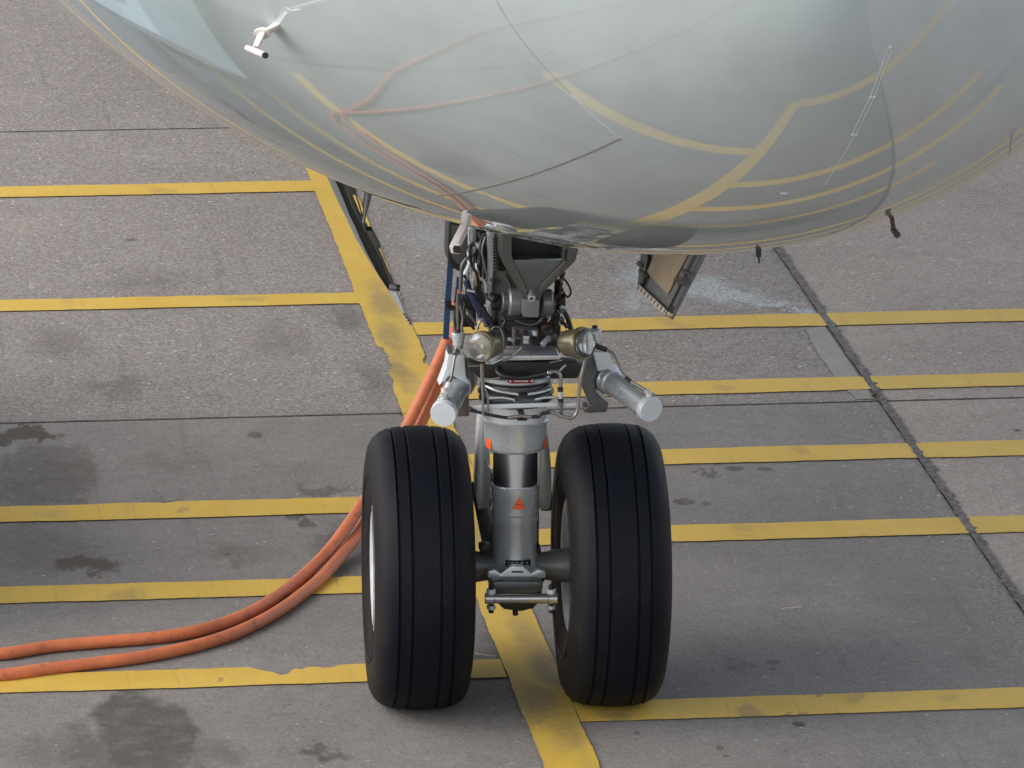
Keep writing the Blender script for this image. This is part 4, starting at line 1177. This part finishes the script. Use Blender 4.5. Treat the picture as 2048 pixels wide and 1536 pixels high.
# off frame run on the left, mirrored in the nose
farA = [(-2.95, -7, CR), (-2.66, -4.5, CR), (-2.40, -3.0, CR), (-2.26, -2.0, CR), (-2.12, -1.0, CR), (-2.02, -.1, CR), (-1.96, .36, CR), (-1.82, .53, CR)]
farB = [(-3.9, -5, CR), (-3.5, -3.0, CR), (-3.05, -2.0, CR), (-2.66, -1.2, CR), (-2.28, -.6, CR), (-2.06, -.05, CR), (-1.97, .2, CR), (-1.84, .31, CR)]
HA = [(0, 1308), (100, 1293), (200, 1284), (330, 1273), (430, 1252), (520, 1214), (600, 1157)]
HB = [(0, 1350), (100, 1337), (200, 1325), (300, 1311), (400, 1289), (480, 1262), (560, 1220), (640, 1158)]
A = [Vector(p) for p in farA] + [gz(*p) for p in HA] + [P(660, 1098, 1.44), P(715, 1022, 1.62), P(760, 950, 1.73), P(815, 850, 1.81), P(864, 750, 1.85), P(897, 675, 1.86)]
B = [Vector(p) for p in farB] + [gz(*p) for p in HB] + [P(700, 1090, 1.50), P(735, 1035, 1.66), P(790, 945, 1.78), P(842, 845, 1.86), P(880, 755, 1.90), P(905, 690, 1.92), P(912, 655, 1.93)]
ca = hose(A, CR, 'orange power cable farther from the camera, with a blue strap where it rises', 0)
cb = hose(B, CR, 'orange power cable lying nearer the lowest left yellow bar, without a blue strap', 0)
# blue sleeve, clamp and plug at the top of the first cable
st = [P(892, 678, 1.83), P(894, 640, 1.83), P(896, 600, 1.83), P(899, 560, 1.83), P(902, 520, 1.83), P(904, 470, 1.83)]
v, f = [], []
for p in st:
    w = .0105 if p is not st[-1] else .009
    v += [p + Vector((-w, 0, 0)), p + Vector((w, 0, 0)), p + Vector((w, .012, 0)), p + Vector((-w, .012, 0))]
for i in range(len(st) - 1):
    for j in range(4): f.append((4 * i + j, 4 * i + (j + 1) % 4, 4 * i + 4 + (j + 1) % 4, 4 * i + 4 + j))
f += [(3, 2, 1, 0), tuple(4 * (len(st) - 1) + j for j in range(4))]
mesh('blue_strap', v, f, 'blue', ca)
plate('strap_buckle', z3, [(1280, 215), (1345, 220), (1370, 250), (1350, 300), (1300, 270), (1282, 255)], 1.82, .03, 'black', ca, .003)
pipe('strap_tail', z3, [(1290, 265), (1340, 300), (1400, 325), (1420, 330)], 1.82, .004, 'black', ca)
plug = plate('plug_body', z7, [(118, 100), (385, 150), (390, 800), (330, 810), (250, 770), (160, 720), (110, 620), (104, 480)], 1.78, .11, 'black', ca, .012)
plate('plug_face', z7, [(165, 140), (370, 160), (370, 720), (300, 715), (210, 640), (165, 560)], 1.776, .006, 'doordark', plug, .002)
pn = P(*z7(260, 160), 1.83)
cyl('plug_neck', pn, (pn.x, pn.y, 2.03), .045, 'black', ca, seg=20)
cyl('orange_sleeve', P(*z7(240, 1080), 1.80), P(*z7(262, 1020), 1.80), .012, 'orange', cb)
cyl('orange_sleeve', P(*z7(195, 1230), 1.80), P(*z7(225, 1120), 1.80), .011, 'orange', cb)
tube('lead', [P(912, 655, 1.93), P(*z7(200, 1400), 1.9), P(*z7(195, 1240), 1.82), P(*z7(240, 1080), 1.80), P(*z7(262, 1010), 1.8), P(*z7(285, 880), 1.8), P(*z7(310, 700), 1.82)], .007, 'darkmetal', cb)

# ================================================================== ADDED POWER UNIT
# unseen cart, added left of frame to give the nose a pale blue reflection
M['unit_blue'] = worn_metal('pale_blue_enamel', (.36, .52, .60), .4, 0, (.16, .17, .16), .7, 2.2)
M['unit_white'] = worn_metal('white_enamel', (.60, .63, .64), .4, 0, (.22, .18, .13), .6, 4)
gpu = empty('added_power_unit', (-3.05, 2.15, 0))
gpu.rotation_euler = (0, 0, .12)
tag(gpu, 'unseen pale blue power unit, added left of frame for its reflection on the nose', 'power unit')
box('body', (0, 0, .72), (1.5, 3.1, .66), 'unit_blue', gpu, None, .05)
box('chassis', (0, 0, .33), (1.3, 3.2, .12), 'darkmetal', gpu, None, .01)
box('roof_cover', (-.1, -.3, 1.08), (1.1, 2.0, .06), 'unit_white', gpu, None, .02)
for y, w, m_ in ((-1.05, .75, 'unit_white'), (-.2, .7, 'unit_blue'), (.75, .9, 'unit_white')):
    box('side_door', (.757, y, .72), (.02, w, .5), m_, gpu, None, .006)
    box('door_latch', (.772, y + w * .36, .75), (.012, .03, .12), 'darkmetal', gpu, None, .003)
for x in (-.6, .6):
    for y in (-1.05, 1.05):
        cyl('cart_wheel', (x - .09, y, .29), (x + .09, y, .29), .29, 'rubber', gpu, seg=28, bev=.04)
tube('tow_bar', [(0, 1.6, .35), (0, 2.3, .3), (0, 2.7, .3)], .03, 'unit_white', gpu)

# ================================================================== LITTER
w = tube('wire_offcut', [PZ(948, 1307, .006), PZ(965, 1309, .007), PZ(980, 1311, .008), PZ(991, 1313, .006)], .0022, 'straw', None)
tag(w, 'thin pale wire offcut lying on the ground between the tyres', 'wire')
mb = MB()
for a, b in (((1563, 1218), (1582, 1215)), ((1580, 1216), (1602, 1212)), ((1583, 1217), (1604, 1214))):
    mb.add(*tube_data([PZ(*a, .004), PZ((a[0] + b[0]) / 2, (a[1] + b[1]) / 2 - .8, .009), PZ(*b, .004)], .0013, 6))
tag(mb.build('straw', 'straw'), 'pale straw lying on bare concrete right of the right tyre', 'straw')
mb = MB()
for k in range(20):
    a = PZ(1743 + 14 * rng.random(), 795 - 8 * rng.random(), .002)
    d = Vector((rng.normal() * .012, rng.normal() * .02, .006 + .012 * rng.random()))
    s_ = Vector((rng.normal(), rng.normal(), 0)).normalized() * .004
    mb.add([a - s_, a + s_, a + d * .6 + s_ * .8, a + d], [(0, 1, 2, 3)])
tag(mb.build('weed', 'weed', sm=False), 'small green weed growing where the two slab joints cross', 'weed')
